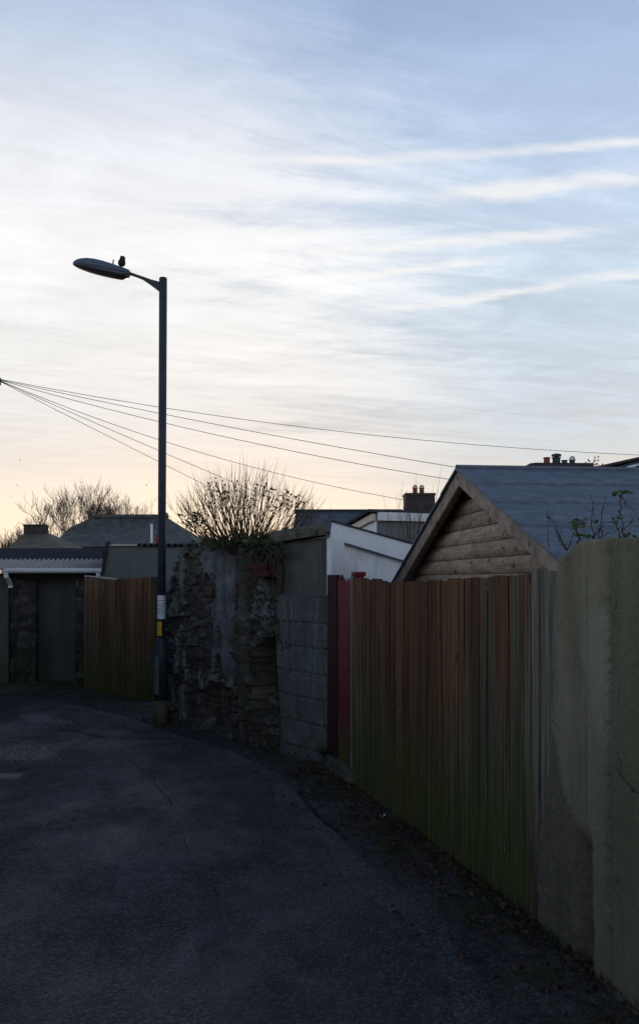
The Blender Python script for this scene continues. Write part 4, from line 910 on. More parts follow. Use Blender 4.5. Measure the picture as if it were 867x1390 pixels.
for px in (563, 572): pot(rf, P(px, 671, d+2), .066, .17, M['pot_red'], cowl=True, flare=1.08)
# house at right with the row of four pots
d = 24.; rh = empty('four_pot_house', (xq(800, d), d, 0), 'house with a wide dark stack of four chimney pots beyond the felt roof', 'house')
zt = P(0, 630, d).z; s0_, s1_ = xq(712, d), xq(800, d)
mb = MB(); rg = []
for x, z in ((s0_, zt-.07), (s0_+.05, zt-.02), (s0_+.2, zt), (s1_, zt-.01)): rg.append([Vector((x, d-.3, .5)), Vector((x, d+.3, .5)), Vector((x, d+.33, z)), Vector((x, d-.33, z))])
mb.loft(rg); mb.build('chimney', M['chimney'], rh)
for px, r, h, m_ in ((741.5, .082, .19, 'pot_red'), (754.5, .105, .19, 'pot_dark'), (765.5, .075, .12, 'pot_dark'), (776, .075, .13, 'pot_dark')):
    pot(rh, P(px, 631, d), r, h, M[m_], cowl=(px == 776))
mb = MB(); c = P(754.5, 619.5, d); mb.tube([c, c+Vector((0, 0, .05)), c+Vector((0, 0, .07))], [.125, .125, .06], 14); mb.build('metal_cowl', M['pot_dark'], rh)
mb = MB(); a = P(812, 640, d); b = P(960, 600, d); mb.prism([a, b, b+Vector((0, 0, -3)), a+Vector((0, 0, -1.))], (0, 6, .0)); mb.build('wall', M['slate_blue'], rh)
mb = MB(); mb.prism([P(836, 640.5, d-.1), P(852, 632.5, d-.1), P(960, 604, d-.1), P(960, 610, d-.1), P(858, 634, d-.1), P(842, 641, d-.1)], (0, .06, 0)); mb.build('white_bargeboard', M['upvc'], rh)
mb = MB(); mb.prism([P(808, 633, d-.05), P(867, 620, d-.05), P(960, 596, d-.05), P(960, 599.5, d-.05), P(867, 623.5, d-.05), P(810, 636, d-.05)], (0, 6, 0)); mb.build('roof', M['chimney'], rh)
mb = MB(); mb.abox(s0_+.1, xq(960, d), d+.5, d+6, -.1, P(0, 640, d).z-.4); mb.build('house_wall', M['grey_house'], rh)

# ------------------------------------------------------------------ vegetation
def branch(tw, p, d, L, r, lvl, maxl, rr, spread=.6, up=.25, nch=(2, 3)):
    seg = 4; pts = [Vector(p)]; d = Vector(d).normalized(); rs = [r]
    for i in range(seg):
        d = (d+Vector((rr.uniform(-1, 1), rr.uniform(-1, 1), rr.uniform(-.6, 1)))*.16+Vector((0, 0, up*.12))).normalized()
        pts.append(pts[-1]+d*L/seg); rs.append(r*(1-.5*(i+1)/seg))
    tw.tube(pts, rs, 5 if lvl < 2 else 3, cap=False)
    if lvl >= maxl: return
    for k in range(rr.randint(*nch)):
        f = rr.uniform(.35, 1.) if k else 1.; i = min(seg, max(1, round(f*seg)))
        nd = (d+Vector((rr.uniform(-1, 1), rr.uniform(-1, 1), rr.uniform(-.5, 1)))*spread).normalized()
        branch(tw, pts[i], nd, L*rr.uniform(.62, .88), max(.0075, rs[i]*.74), lvl+1, maxl, rr, spread, up, nch)
def tree(px, top, dd, seed, label, lean=0, maxl=5, wide=.6, r0=.13, base=760):
    b = P(px, base, dd); b.z = 0; H = P(px, top, dd).z; rr = random.Random(seed)
    t = empty('bare_tree', b, label, 'tree', 'bare winter trees')
    trunkH = H*.36; mb = MB(); p1 = b+Vector((lean*.3, 0, trunkH)); mb.tube([b, b+Vector((lean*.1, 0, trunkH*.5)), p1], [r0*1.3, r0*1.05, r0*.85], 8); mb.build('trunk', M['bark'], t)
    tw = MB()
    for k in range(7):
        a = k*.8976+rr.uniform(-.4, .4); dv = Vector((math.cos(a)*wide+lean*.2, math.sin(a)*wide*.7, .8))
        branch(tw, p1-Vector((0, 0, rr.uniform(0, trunkH*.3))), dv, (H-trunkH)*rr.uniform(.30, .36), r0*.55, 0, maxl, rr, wide, .3)
    # fit the height
    zs = max(v_[2] for v_ in tw.v); f = (H-p1.z)/(zs-p1.z)
    tw.v = [(p1.x+(v_[0]-p1.x)*f, p1.y+(v_[1]-p1.y)*f, p1.z+(v_[2]-p1.z)*f) for v_ in tw.v]
    tw.build('crown', M['bark'], t, fix=False)
tree(104, 644, 50, 3, 'tallest bare tree left of the lamp post, above the small house chimney', -.3, 6, .72, .15)
tree(143, 660, 52, 5, 'broad bare tree over the left end of the hall ridge', .2, 6, .7, .13)
tree(172, 670, 54, 6, 'lower bare tree over the middle of the hall ridge', .2, 6, .55, .12)
tree(197, 679, 55, 8, 'smallest bare tree just left of the lamp post', .2, 6, .5, .1)
tree(16, 708, 38, 11, 'dense bare thicket tree at the left edge beside the small chimney', -.2, 6, .7, .07)
tree(-24, 706, 40, 12, 'bare tree cut by the left edge of the picture', 0, 5, .7, .08)
tree(72, 690, 46, 13, 'low twiggy tree between the small chimney and the hall roof', 0, 6, .8, .07)

def stems(mb, lv, base, tips, rr, r=.006, curve=.18, leaf=None, lsz=.045):
    for b, t in zip(base, tips):
        b = Vector(b); t = Vector(t); L = (t-b).length; pts = []
        for i in range(7):
            f = i/6; p = b.lerp(t, f); p.z += -curve*L*math.sin(f*math.pi)*(abs(t.x-b.x)/L)*.9
            p += Vector((rr.uniform(-1, 1), rr.uniform(-1, 1), rr.uniform(-1, 1)))*.012*L*(0 < i < 6)
            pts.append(p)
        mb.tube(pts, [r*(1-.78*i/6) for i in range(7)], 4, cap=False)
        for k in range(rr.randint(1, 3)):
            i = rr.randint(3, 5); dv = (pts[i+1]-pts[i]).normalized()+Vector((rr.uniform(-.5, .5), rr.uniform(-.5, .5), rr.uniform(0, .6))); l2 = L*rr.uniform(.12, .32)
            mb.tube([pts[i], pts[i]+dv*l2*.5, pts[i]+dv*l2+Vector((0, 0, .05*L))], [r*.45, r*.35, r*.18], 3, cap=False)
        if leaf and rr.random() < leaf:
            for k in range(rr.randint(4, 12)):
                i = rr.randint(2, 6); p = pts[i]+Vector((rr.uniform(-1, 1), rr.uniform(-1, 1), rr.uniform(-1, 1)))*.035
                lv.leaf(p, Vector((rr.uniform(-1, 1), rr.uniform(-1, 1), rr.uniform(-.7, .7))), lsz*.42, lsz*rr.uniform(.7, 1.3), rnd=rr.random())
rr = random.Random(21); D0 = 9.75
sb_ = empty('wall_shrub', P(335, 738, D0), 'twiggy fan shaped shrub growing on top of the old stone wall', 'shrub')
mb = MB(); lv = MB(); bs_ = []; tp = []
def fork(mb, p, d, L, r, lvl):
    pts = [p]; rs = [r]; d = d.normalized()
    for i in range(4):
        d = (d+Vector((rr.uniform(-1, 1), rr.uniform(-1, 1), rr.uniform(-.5, 1)))*.13+Vector((0, 0, .06))).normalized(); pts.append(pts[-1]+d*L/4); rs.append(r*(1-.13*(i+1)))
    if lvl == 2: rs = [q*(1-.8*i/4) for i, q in enumerate(rs)]
    mb.tube(pts, rs, 4 if lvl < 2 else 3, cap=False)
    if lvl == 2: return
    for k in range(rr.choice((2, 3, 3)) if lvl == 0 else rr.choice((1, 2, 2, 3))):
        i = rr.choice((2, 3, 4)) if k else 4; nd = d+Vector((rr.uniform(-1, 1)*.42, rr.uniform(-1, 1)*.42, rr.uniform(-.2, .45)))
        fork(mb, pts[i], nd, L*rr.uniform(.65, 1.0), max(.0032, rs[i]*.74), lvl+1)
for i in range(115):
    f = rr.uniform(-1, 1); px = 335+f*40+rr.uniform(-12, 12); ang = f*1.32+rr.uniform(-.3, .3); Lp = rr.uniform(.28, .40)*(1-.10*abs(f))
    fork(mb, P(px, 744+rr.uniform(-4, 4), D0+rr.uniform(-.15, .2)), Vector((math.sin(ang), rr.uniform(-.35, .35), math.cos(ang))), Lp, rr.uniform(.006, .0105), 0)
for i in range(190):
    f = rr.uniform(-1, 1); px = 335+f*45; ang = f*1.2+rr.uniform(-.5, .5); fork(mb, P(px, 744+rr.uniform(-4, 4), D0+rr.uniform(-.15, .2)), Vector((math.sin(ang), rr.uniform(-.5, .3), math.cos(ang))), rr.uniform(.08, .20), .0055, 1)
for cx, cy, n_ in ((292, 660, 20), (300, 668, 14), (283, 675, 14), (268, 700, 30), (255, 707, 26), (262, 715, 22), (390, 675, 22), (397, 684, 22), (380, 690, 22), (345, 680, 14), (318, 658, 8), (403, 675, 8), (352, 665, 6), (310, 690, 12), (280, 720, 24), (372, 665, 12)):
    c = P(cx, cy, D0)
    for k in range(n_):
        lv.leaf(c+Vector((rr.gauss(0, .05), rr.gauss(0, .1), rr.gauss(0, .045))), Vector((rr.uniform(-1, 1), rr.uniform(-1, 1), rr.uniform(-.8, .6))), .022, rr.uniform(.04, .07), rnd=rr.random())
mb.build('stems', M['stem'], sb_, fix=False); lv.build('leaves', M['leaf_dark'], sb_, fix=False)
# grass and ivy below it
gr = empty('grass_tuft', P(345, 740, 9.55), 'dark green grass and ivy tuft hanging over the stone wall top below the shrub', 'plant')
mb = MB(); lv = MB()
for i in range(520):
    px = rr.gauss(340, 28); 
    if not 258 < px < 382: continue
    b = P(px, 742+rr.uniform(-8, 12), 9.6+rr.uniform(-.15, .15)); a = rr.uniform(-1.3, 1.3); L = rr.uniform(.06, .20)*(1.2 if 318 < px < 372 else .7)
    d_ = Vector((math.sin(a), rr.uniform(-.7, .3), math.cos(a))).normalized(); q = b+d_*L*.6; e_ = q+(d_+Vector((0, 0, -.9))).normalized()*L*.5; s_ = Vector((.005, .003, 0))
    mb.add([b-s_, b+s_, q+s_*.8, q-s_*.8, e_], [(0, 1, 2, 3), (3, 2, 4)], rnd=rr.random())
for i in range(1000):
    px = rr.gauss(342, 30)
    if not 252 < px < 384: continue
    dd = 11.1-(px-228)/150*2.3; ww = .35+.65*math.exp(-((px-350)/22)**2)
    p = P(px, 740+abs(rr.gauss(0, 11))*ww-rr.uniform(0, 8), dd-.06-rr.uniform(0, .08)+.1*(rr.random() < .3))
    lv.leaf(p, Vector((rr.uniform(-1, 1), rr.uniform(-1, .2), rr.uniform(-1, .4))), .028, rr.uniform(.03, .06), rnd=rr.random())
ru = MB()
for i in range(50):
    px = rr.uniform(300, 380); dd = 11.0-(px-228)/150*2.3; b = P(px, 745, dd-.08); e_ = b+Vector((rr.uniform(-.25, .2), -.08, -rr.uniform(.05, .4)))
    ru.tube([b, b.lerp(e_, .5)+Vector((0, -.05, .05)), e_], [.003, .0025, .002], 3, cap=False)
mb.build('grass', M['leaf_ivy'], gr, fix=False); ru.build('runners', M['stem'], gr, fix=False); lv.build('leaves', M['leaf_ivy'], gr, fix=False)
# bare saplings behind the white shed, and twigs by the coping
sp = empty('bare_shrub', (xq(560, 13), 13, 0), 'bare thin branched shrub in front of the grey extension', 'shrub')
mb = MB(); lv = MB(); bs_ = []; tp = []
for i in range(26):
    px = rr.uniform(548, 572); bs_.append(P(px, 800, 13+rr.uniform(-.2, .2))); tp.append(P(558+rr.gauss(0, 17), rr.uniform(664, 715), 13+rr.uniform(-.4, .4)))
stems(mb, lv, bs_, tp, rr, .007, .05); 
mb.tube([bs_[0]-Vector((0, 0, 1.6)), bs_[0]], [.03, .02], 6); mb.build('stems', M['stem'], sp, fix=False)
sp = empty('bare_shrub', (xq(425, 11.5), 11.5, 0), 'few thin bare twigs rising behind the mossy coping', 'shrub')
mb = MB(); bs_ = []; tp = []
for i in range(14): px = rr.uniform(405, 440); bs_.append(P(px, 790, 11.5)); tp.append(P(px+rr.uniform(-14, 14), rr.uniform(684, 706), 11.5+rr.uniform(-.2, .2)))
stems(mb, lv, bs_, tp, rr, .004, .03); mb.build('stems', M['stem'], sp, fix=False)
# weeds along the top of the rendered wall
def weed(px, base_y, dd, specs, leaves, label, seed):
    rr = random.Random(seed); b = P(px, base_y, dd); t = empty('wall_weed', b-Vector((0, 0, .03)), label, 'plant', 'weeds along the wall top')
    mb = MB(); lv = MB()
    for (x0, y0, x1, y1, r) in specs:
        a = P(x0, y0, dd+rr.uniform(-.03, .03)); e_ = P(x1, y1, dd+rr.uniform(-.08, .08)); pts = [a.lerp(e_, i/6)+Vector((rr.uniform(-1, 1), rr.uniform(-1, 1), rr.uniform(-1, 1)))*.008*(0 < i) for i in range(7)]
        mb.tube(pts, [r*(1-.6*i/6) for i in range(7)], 5, cap=False)
        for k in range(rr.randint(0, 3)):
            i = rr.randint(2, 5); mb.tube([pts[i], pts[i]+Vector((rr.uniform(-.05, .05), rr.uniform(-.03, .03), rr.uniform(.01, .06)))], [r*.5, r*.25], 3, cap=False)
            if rr.random() < .5: lv.leaf(pts[i], (rr.uniform(-1, 1), rr.uniform(-1, 1), -1), .012, .03, rnd=rr.random()*.4)
    mb.build('stems', M['stem'], t, fix=False)
    for (x, y, n_, big) in leaves:
        c = P(x, y, dd)
        for k in range(n_):
            a = rr.uniform(0, 6.28); lv.leaf(c+Vector((math.cos(a), math.sin(a)*.6, 0))*.006, (math.cos(a), math.sin(a)*.7, rr.uniform(-.5, .35)), big*.5, big*rr.uniform(.7, 1.2), rnd=.3+.7*rr.random())
    if lv.v: lv.build('leaves', M['leaf_fresh'], t, fix=False)
weed(770, 746, 4.3, [(769, 748, 742, 690, .0022), (745, 745, 741, 690, .0022), (770, 747, 762, 735, .003), (769, 748, 783, 705, .003), (770, 748, 748, 712, .0025), (782, 738, 784, 715, .004), (766, 746, 757, 718, .0025), (784, 735, 782, 700, .003)], [(783, 711, 6, .05), (786, 716, 5, .045), (778, 726, 3, .03), (793, 727, 4, .03), (789, 706, 4, .035)], 'bare twigs with a few green leaves in the dip at the wall corner', 61)
weed(805, 736, 4.1, [(804, 737, 803, 672, .003), (805, 737, 812, 715, .003), (812, 735, 822, 672, .0028), (806, 737, 819, 726, .0028), (819, 726, 838, 720, .0025), (815, 736, 820, 706, .003), (838, 736, 838, 700, .0035), (798, 737, 794, 722, .002)], [(812, 709, 4, .035), (797, 727, 5, .03), (801, 728, 4, .03), (836, 709, 6, .035), (834, 702, 4, .03)], 'upright dead stalks with sparse leaves on the middle of the wall top', 62)
weed(846, 734, 3.95, [(847, 735, 842, 700, .0045), (842, 700, 843, 668, .0045), (845, 735, 850, 715, .003), (843, 672, 864, 700, .002), (847, 735, 858, 700, .002)], [(842, 668, 6, .036), (838, 671, 4, .032), (848, 668, 4, .032), (855, 727, 7, .03), (862, 706, 3, .03), (867, 703, 4, .04), (848, 738, 5, .03)], 'taller dark stemmed weed with green leaf tuft near the right edge', 63)
# dark evergreen with a pink flower by the four pot house
bsx = P(864, 640, 20); bu_ = empty('evergreen_bush', (bsx.x, bsx.y, 0), 'dark evergreen bush with one pink flower at the right edge of the roofline', 'bush')
mb = MB(); lv = MB(); mb.tube([(bsx.x+.3, 20, 0), (bsx.x+.3, 20, 2.6), (bsx.x+.2, 20, 4.2)], [.06, .04, .02], 6); mb.build('stem', M['bark'], bu_)
for i in range(900):
    f = rr.random(); z = 1.8+f*2.75; wdt = .62*(1-f)**.6+.08; p = Vector((bsx.x+.34+rr.gauss(0, wdt*.5), 20+rr.gauss(0, .3), z)); lv.leaf(p, (rr.uniform(-1, 1), rr.uniform(-1, 1), rr.uniform(-1, .6)), .05, rr.uniform(.06, .12), rnd=rr.random())
for cx, cy, n_ in ((795, 636, 16), (806, 634, 20), (812, 632, 12), (803, 629, 8), (820, 636, 16), (832, 637, 16), (845, 638, 14), (798, 628, 5), (809, 626, 5)):
    for k in range(n_): lv.leaf(P(cx+rr.gauss(0, 3.5), cy+rr.gauss(0, 1.6), 20), (rr.uniform(-1, 1), rr.uniform(-1, 1), rr.uniform(-1, 1)), .035, .07, rnd=rr.random())
for k in range(7): lv.tube([P(790+k*9, 645, 20), P(793+k*8, 634-2*(k % 3), 20)], [.012, .006], 3, cap=False)
lv.build('leaves', M['leaf_ivy'], bu_, fix=False)
mb = MB(); c = P(817.5, 633.5, 19.9)
for k in range(9): a = k*.7; mb.leaf(c, (math.cos(a), -.4, math.sin(a)), .04, .05)
mb.build('flower', M['pink'], bu_, fix=False)
# small plants
def tuft(px, py, n_, size, label, m='leaf_ivy', z=0.):
    b = G(px, py); b.z = z; t = MB()
    for k in range(n_):
        a = rr.uniform(0, 6.28); el = rr.uniform(.1, 1.2); t.leaf(b+Vector((math.cos(a), math.sin(a), 0))*rr.uniform(0, size*.5), (math.cos(a), math.sin(a), el), size*.35, size*rr.uniform(.6, 1.2), rnd=rr.random())
    tag(base_on(t.build('weed', M[m], fix=False), b), label, 'plant', 'weeds at the foot of the walls')
tuft(445, 1046, 40, .09, 'low green weed on the step block by the red panel', 'leaf_dark', .15)
tuft(645, 1262, 26, .045, 'tiny weed at the foot of the timber fence near the bottom right', 'leaf_dark', .03)
tuft(676, 1245, 30, .05, 'small weed against the last boards before the rendered wall', 'leaf_dark', .05)

# litter
rr = random.Random(77)
mb = MB(); gm = MB()
for i in range(1900):
    s = rr.random(); k = int(s*(len(eb)-1)); p = Vector(eb[k]); 
    if p.y > 13.5 or p.y < 1: continue
    w = abs(rr.gauss(0, .22)) if rr.random() < .8 else -abs(rr.gauss(0, .35)); q = p+Vector((.8, .45))*w
    z = .012 if w < 0 else .022+.07*min(1, w/.5)
    if rr.random() < .55:
        a = rr.uniform(0, 6.28); mb.leaf((q.x, q.y, z+rr.uniform(0, .012)), (math.cos(a), math.sin(a), rr.uniform(-.15, .3)), rr.uniform(.012, .03), rr.uniform(.02, .05), rnd=rr.random())
    else:
        r_ = rr.uniform(.003, .010)*(1.6 if rr.random() < .08 else 1); gm.box((q.x, q.y, z), Vector((r_, rr.uniform(-1, 1)*r_*.5, 0)), Vector((rr.uniform(-1, 1)*r_*.4, r_*.8, 0)), Vector((0, 0, r_*.6)), rnd=rr.random())
for i in range(260):
    p = Vector((rr.uniform(-3, 1.2), rr.uniform(2.5, 11))); r_ = rr.uniform(.002, .006); gm.box((p.x, p.y, .012), Vector((r_, r_*.3, 0)), Vector((-r_*.3, r_, 0)), Vector((0, 0, r_*.5)), rnd=rr.random())
gt_ = MB()
for i in range(1500):
    d_ = rr.uniform(3.2, 8.4); o_ = abs(rr.gauss(0, .16))+.03; q = Vector((2.25-.2613*d_, d_, 0))+LN*(o_+.02); a = rr.uniform(0, 6.28)
    mb.leaf((q.x, q.y, .055-.05*o_+rr.uniform(0, .012)), (math.cos(a), math.sin(a), rr.uniform(-.1, .35)), rr.uniform(.012, .03), rr.uniform(.02, .05), rnd=rr.random())
for i in range(700):
    d_ = rr.uniform(3.2, 8.4)
    if vn(d_*2.1, 0, 9) < .5: continue
    q = Vector((2.25-.2613*d_, d_, 0))+LN*(.03+abs(rr.gauss(0, .05))); a = rr.uniform(0, 6.28); L = rr.uniform(.03, .09); v3 = Vector((math.cos(a)*.5, math.sin(a)*.5, 1)).normalized(); b = Vector((q.x, q.y, .03)); s_ = Vector((.003, .002, 0))
    gt_.add([b-s_, b+s_, b+v3*L], [(0, 1, 2)], rnd=rr.random())
tag(gt_.build('grass', M['leaf_ivy'], fix=False), 'sparse short grass at the foot of the timber fence', 'grass', kind='stuff')
tag(mb.build('leaf_litter', M['leaf_dead'], fix=False), 'dead brown leaves scattered along the verge', 'leaves', kind='stuff')
tag(gm.build('stone_chips', M['grit'], fix=False), 'pale stone chips scattered on the lane and verge', 'gravel', kind='stuff')
def scrap(px, py, w, label, z=.05):
    b = G(px, py); t = MB(); b.z = z; vs = []
    for i in range(5):
        for j_ in range(3): vs.append(b+Vector(((i-2)*w/4, (j_-1)*w*.3, .012*math.sin(i*2.1+j_)+.01*rr.random())))
    fs = [(i*3+j_, i*3+j_+1, i*3+j_+4, i*3+j_+3) for i in range(4) for j_ in range(2)]
    t.add(vs, fs); tag(base_on(t.build('paper_scrap', M['paper'], fix=False), b), label, 'litter')
scrap(519, 1118, .04, 'crumpled white paper scrap on the verge beside the timber fence')

# ------------------------------------------------------------------ wires, pole, distant birds
tpole = empty('telegraph_pole', (xq(-16, 20), 20, 0), 'dark telegraph pole just past the left edge where the wires meet', 'pole')
mb = MB(); mb.tube([(xq(-16, 20), 20, -.1), (xq(-16, 20), 20, 6.35)], [.15, .11], 12); mb.build('shaft', M['pole_wood'], tpole)
mb = MB(); c = P(-5, 516, 20); mb.box(c-Vector((.05, 0, 0)), Vector((.10, 0, 0)), Vector((0, .03, 0)), Vector((0, 0, .05))); mb.tube([P(0, 523, 20), P(0, 513, 20)], .03, 8); mb.build('wire_bracket', M['dark_metal'], tpole)
def wire(pts, d1, label):
    xs = [p[0] for p in pts]; ys_ = [p[1] for p in pts]; deg = min(2, len(pts)-1); co = np.polyfit(xs, ys_, deg); x0, x1 = xs[0], xs[-1]
    mb = MB(); pp = []
    i0 = 1/20.; i1 = 1/d1
    for i in range(41):
        f = i/40; x = x0+(x1-x0)*f; dd = 1/(i0+(i1-i0)*f); pp.append(P(x, float(np.polyval(co, x)), dd))
    mb.tube(pp, .0062, 5)
    tag(base_on(mb.build('overhead_wire', M['wire'], fix=False), pp[0]), label, 'wire', 'overhead wires fanning from the left')
wire([(0, 515), (217, 552), (595, 600), (880, 618)], 24, 'topmost overhead wire, reaching right to the four chimney pots')
wire([(0, 515.5), (217, 561), (420, 600), (623, 635)], 19, 'second overhead wire from the top, ending at the log lap shed apex')
wire([(0, 516), (217, 572), (335, 600), (612, 651)], 19, 'third overhead wire from the top, passing behind the shed bargeboard')
wire([(0, 516.5), (217, 597), (450, 660), (552, 679)], 25, 'fourth overhead wire, crossing above the shrub to the twin pot chimney')
wire([(0, 517), (217, 613), (292, 643), (400, 690)], 24, 'fifth overhead wire, dropping behind the middle of the shrub')
wire([(0, 517.5), (217, 628), (268, 652), (345, 692)], 26, 'lowest overhead wire, steepest one dropping behind the left of the shrub')
def gull(px, py, s, label):
    c = P(px, py, 70); mb = MB(); k = 70/F*s
    mb.loft([[c+Vector((x*k, math.cos(a)*r*k, math.sin(a)*r*k)) for a in np.linspace(0, 6.28, 7)[:-1]] for x, r in ((-1, .05), (-.5, .3), (.2, .35), (.8, .2), (1.1, .05))])
    for sgn in (-1, 1): mb.add([c+Vector((-.3*k, 0, .1*k)), c+Vector((.4*k, 0, .1*k)), c+Vector((.5*k, sgn*1.2*k, .9*k)), c+Vector((.1*k, sgn*2.2*k, .7*k)), c+Vector((0, sgn*1.2*k, .75*k))], [(0, 1, 2, 4), (4, 2, 3)])
    tag(base_on(mb.build('flying_bird', M['feather'], fix=False), c), label, 'bird', 'birds flying in the distance')
gull(27.5, 625, 1.1, 'distant flying bird, highest of those at the left')
gull(23, 658.5, .9, 'distant flying bird low in the warm sky at the left')
gull(16, 674, .8, 'distant flying bird lowest and nearest the left edge')
gull(199, 659, 1.2, 'distant flying bird just left of the lamp post')

# ------------------------------------------------------------------ camera, sky, sun
cam = bpy.data.cameras.new('camera'); co = bpy.data.objects.new('camera', cam); col.objects.link(co); scene.camera = co
co.location = (0, 0, EYE); co.rotation_euler = (math.radians(90), 0, 0)
cam.sensor_fit = 'VERTICAL'; cam.sensor_height = 36*1390/1300; cam.sensor_width = cam.sensor_height*867/1390; cam.lens = 36*F/1300
cam.shift_y = 90/1390; cam.clip_end = 3000; cam.clip_start = .05
AZ = math.atan2((315-CX)/F, 1); EL = math.radians(2.2)
SD = Vector((math.sin(AZ)*math.cos(EL), math.cos(AZ)*math.cos(EL), math.sin(EL)))
sun = bpy.data.lights.new('sun', 'SUN'); so = bpy.data.objects.new('sun', sun); col.objects.link(so)
sun.energy = .6; sun.angle = math.radians(.5); sun.color = (1, .72, .45); so.rotation_euler = (-SD).to_track_quat('-Z', 'Y').to_euler()

w = bpy.data.worlds.new('World'); scene.world = w; w.use_nodes = True; t = w.node_tree; t.nodes.clear()
class WN(N):
    def __init__(s, t): s.t = t
k_ = WN(t); geo = t.nodes.new('ShaderNodeTexCoord').outputs['Generated']; k_.pos = geo
sx, sy, sz = k_.xyz(geo)
sky = k_.node('ShaderNodeTexSky', sky_type='NISHITA', sun_disc=False); sky.sun_elevation = EL; sky.sun_rotation = AZ; sky.air_density = 1.; sky.dust_density = 1.; sky.ozone_density = 2.
bg1 = k_.node('ShaderNodeBackground'); k_.put(bg1.inputs[0], sky.outputs[0]); bg1.inputs[1].default_value = .012
zc = k_.math('MAXIMUM', sz, .02)
# cloud deck coordinates (flat layer overhead)
cu = k_.math('DIVIDE', sx, zc); cv = k_.math('DIVIDE', sy, zc)
cmb = k_.node('ShaderNodeCombineXYZ'); k_.put(cmb.inputs[0], cu); k_.put(cmb.inputs[1], cv); cp = cmb.outputs[0]
hy = k_.math('SQRT', k_.math('ADD', k_.math('MULTIPLY', sx, sx), k_.math('MULTIPLY', sy, sy)))
tanel = k_.math('DIVIDE', sz, k_.math('MAXIMUM', hy, .02))
veil0 = k_.ramp(k_.math('MULTIPLY', k_.math('MAXIMUM', tanel, 0.), 1.2), [
    (.0, (.95, .76, .56)), (.08, (.87, .765, .625)), (.138, (.745, .69, .64)), (.21, (.72, .71, .705)), (.32, (.80, .80, .805)), (.41, (.84, .84, .85)), (.555, (.70, .725, .785)), (.65, (.52, .585, .71)), (.76, (.37, .465, .65)), (1., (.20, .28, .44))])
veil = k_.mix(1., veil0, (1.12, 1.115, 1.10), 'MULTIPLY')
azd = k_.math('DIVIDE', k_.math('ADD', k_.math('MULTIPLY', sx, math.sin(AZ-.12)), k_.math('MULTIPLY', sy, math.cos(AZ-.12))), k_.math('MAXIMUM', hy, .02))
backlo = k_.step(tanel, .25, 1.2, 1.35, .28); back = k_.step(azd, .35, .97, backlo, 1.0)
side = k_.step(azd, .90, .992, .0, 1.)
bluer = k_.mix(k_.step(azd, .2, .9), (.74, .86, 1.06), (.74, .85, .97)); coolv = k_.mix(1., veil, bluer, 'MULTIPLY')
blue = k_.ramp(k_.math('MULTIPLY', k_.math('MAXIMUM', tanel, 0.), 1.2), [(.0, (.90, .73, .56)), (.14, (.71, .68, .655)), (.22, (.60, .65, .70)), (.32, (.585, .68, .78)), (.45, (.555, .66, .81)), (.58, (.45, .565, .76)), (.75, (.335, .45, .67)), (1., (.15, .23, .40))])
warm = k_.mix(side, coolv, veil)
# cirrus
n1 = k_.noise((.5, .95, 1), det=8, rough=.6, dist=.9, vec=cp)
c2 = k_.node('ShaderNodeCombineXYZ'); k_.put(c2.inputs[0], k_.math('ADD', k_.math('MULTIPLY', cu, .9), k_.math('MULTIPLY', cv, .43))); k_.put(c2.inputs[1], k_.math('SUBTRACT', k_.math('MULTIPLY', cv, .9), k_.math('MULTIPLY', cu, .43)))
n2 = k_.noise((.55, 2.3, 1), det=9, rough=.66, dist=1.3, vec=c2.outputs[0], off=(3, 1, 0))
cl = k_.math('ADD', k_.math('MULTIPLY', n1, .6), k_.math('MULTIPLY', n2, .4))
lat = k_.math('DIVIDE', sx, k_.math('MAXIMUM', sy, .3))
bias = k_.step(lat, -.36, .36, .20, -.10)
bias = k_.math('ADD', bias, k_.step(tanel, .12, .66, .07, -.09))
n3 = k_.noise((2.2, 2.8, 1), det=8, rough=.7, dist=.8, vec=cp, off=(7, 7, 0)); cl = k_.math('ADD', cl, k_.math('MULTIPLY', k_.math('SUBTRACT', n3, .5), .22))
cl = k_.step(k_.math('ADD', cl, bias), .38, .62)
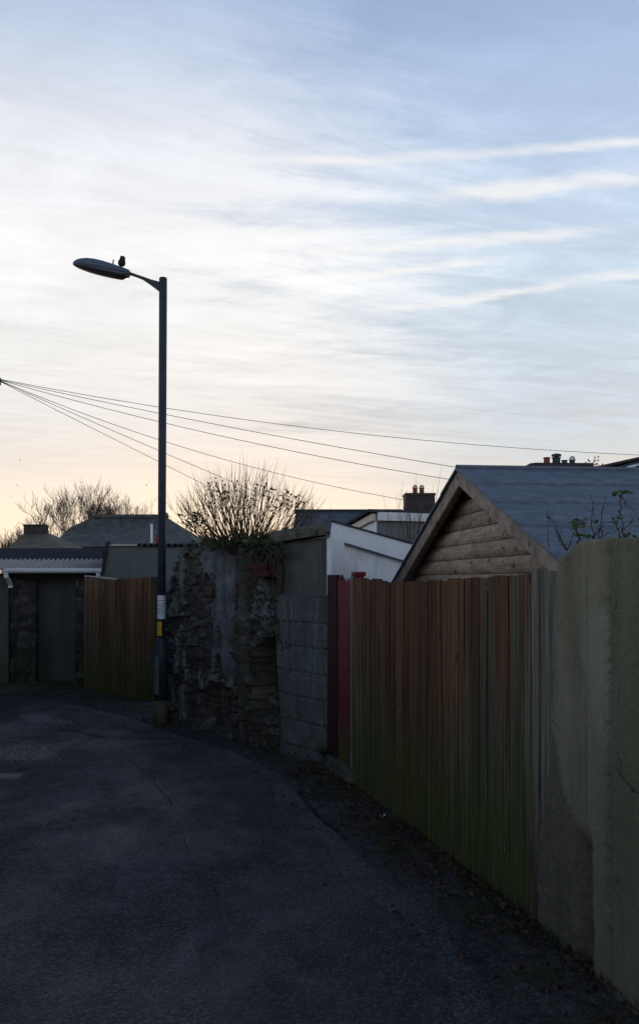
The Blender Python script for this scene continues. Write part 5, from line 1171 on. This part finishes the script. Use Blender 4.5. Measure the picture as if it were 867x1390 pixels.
# contrails: straight lines on the cloud layer
def contrail(a, b, wd_, seed):
    ua, va = (a[0]-CX)/F, (HY-a[1])/F; ub, vb = (b[0]-CX)/F, (HY-b[1])/F
    A = Vector((ua/va, 1/va)); Bq = Vector((ub/vb, 1/vb)); L = (Bq-A).length; T = (Bq-A)/L; Nn = Vector((-T.y, T.x))
    rel = k_.vm('SUBTRACT', cp, (A.x, A.y, 0)); s_ = k_.math('DIVIDE', k_.vm('DOT_PRODUCT', rel, (T.x, T.y, 0)), L)
    q = k_.vm('DOT_PRODUCT', rel, (Nn.x, Nn.y, 0))
    wob = k_.math('MULTIPLY', k_.math('SUBTRACT', k_.noise((4, 4, 1), det=5, vec=cp, off=(seed, 0, 0)), .5), wd_*2.4)
    q = k_.math('ABSOLUTE', k_.math('ADD', q, wob)); f = k_.step(q, 0., wd_, 1., 0.)
    f = k_.math('MULTIPLY', f, k_.math('MULTIPLY', k_.step(s_, -.05, .35), k_.step(s_, .9, 1.3, 1., 0.)))
    return k_.math('MULTIPLY', f, k_.step(k_.noise((3, 9, 1), det=5, vec=cp, off=(seed, 5, 0)), .3, .6, .35, 1.))
ct = contrail((440, 224), (900, 188), .045, 1.)
for a, b, wd_, sd_ in (((390, 346), (760, 318), .075, 2.), ((450, 430), (900, 368), .085, 3.), ((420, 384), (640, 356), .06, 4.), ((560, 275), (860, 240), .10, 6.), ((250, 215), (500, 216), .05, 7.)):
    ct = k_.math('MAXIMUM', ct, contrail(a, b, wd_, sd_))
vc = k_.mix(cl, blue, warm)
bright = k_.math('ADD', k_.math('ADD', k_.math('MULTIPLY', k_.math('SUBTRACT', n2, .5), .34), k_.math('ADD', k_.math('MULTIPLY', k_.math('SUBTRACT', n3, .5), .34), k_.math('MULTIPLY', k_.math('SUBTRACT', n1, .5), .30))), 1.)
hor = k_.step(tanel, .06, .2)
brm = k_.math('ADD', 1., k_.math('MULTIPLY', k_.math('SUBTRACT', bright, 1.), k_.math('MULTIPLY_ADD', hor, .8, .2)))
cmbc = k_.node('ShaderNodeVectorMath', operation='SCALE'); k_.put(cmbc.inputs[0], vc); k_.put(cmbc.inputs['Scale'], k_.math('MULTIPLY', brm, back))
vcol = k_.mix(k_.math('MULTIPLY', k_.math('MULTIPLY', ct, .8), back), cmbc.outputs[0], (.93, .92, .90))
grd = k_.step(sz, -.02, .0)
vfin = k_.mix(grd, (.02, .02, .02), vcol)
bg2 = k_.node('ShaderNodeBackground'); k_.put(bg2.inputs[0], vfin); bg2.inputs[1].default_value = 1.
ad = k_.node('ShaderNodeAddShader'); t.links.new(bg1.outputs[0], ad.inputs[0]); t.links.new(bg2.outputs[0], ad.inputs[1])
out = k_.node('ShaderNodeOutputWorld'); t.links.new(ad.outputs[0], out.inputs[0])
vs_ = scene.view_settings; vs_.view_transform = 'Standard'; vs_.look = 'None'; vs_.exposure = 0; vs_.gamma = 1; vs_.use_curve_mapping = False
scene.cycles.max_bounces = 4; scene.cycles.use_denoising = True; scene.cycles.use_adaptive_sampling = False
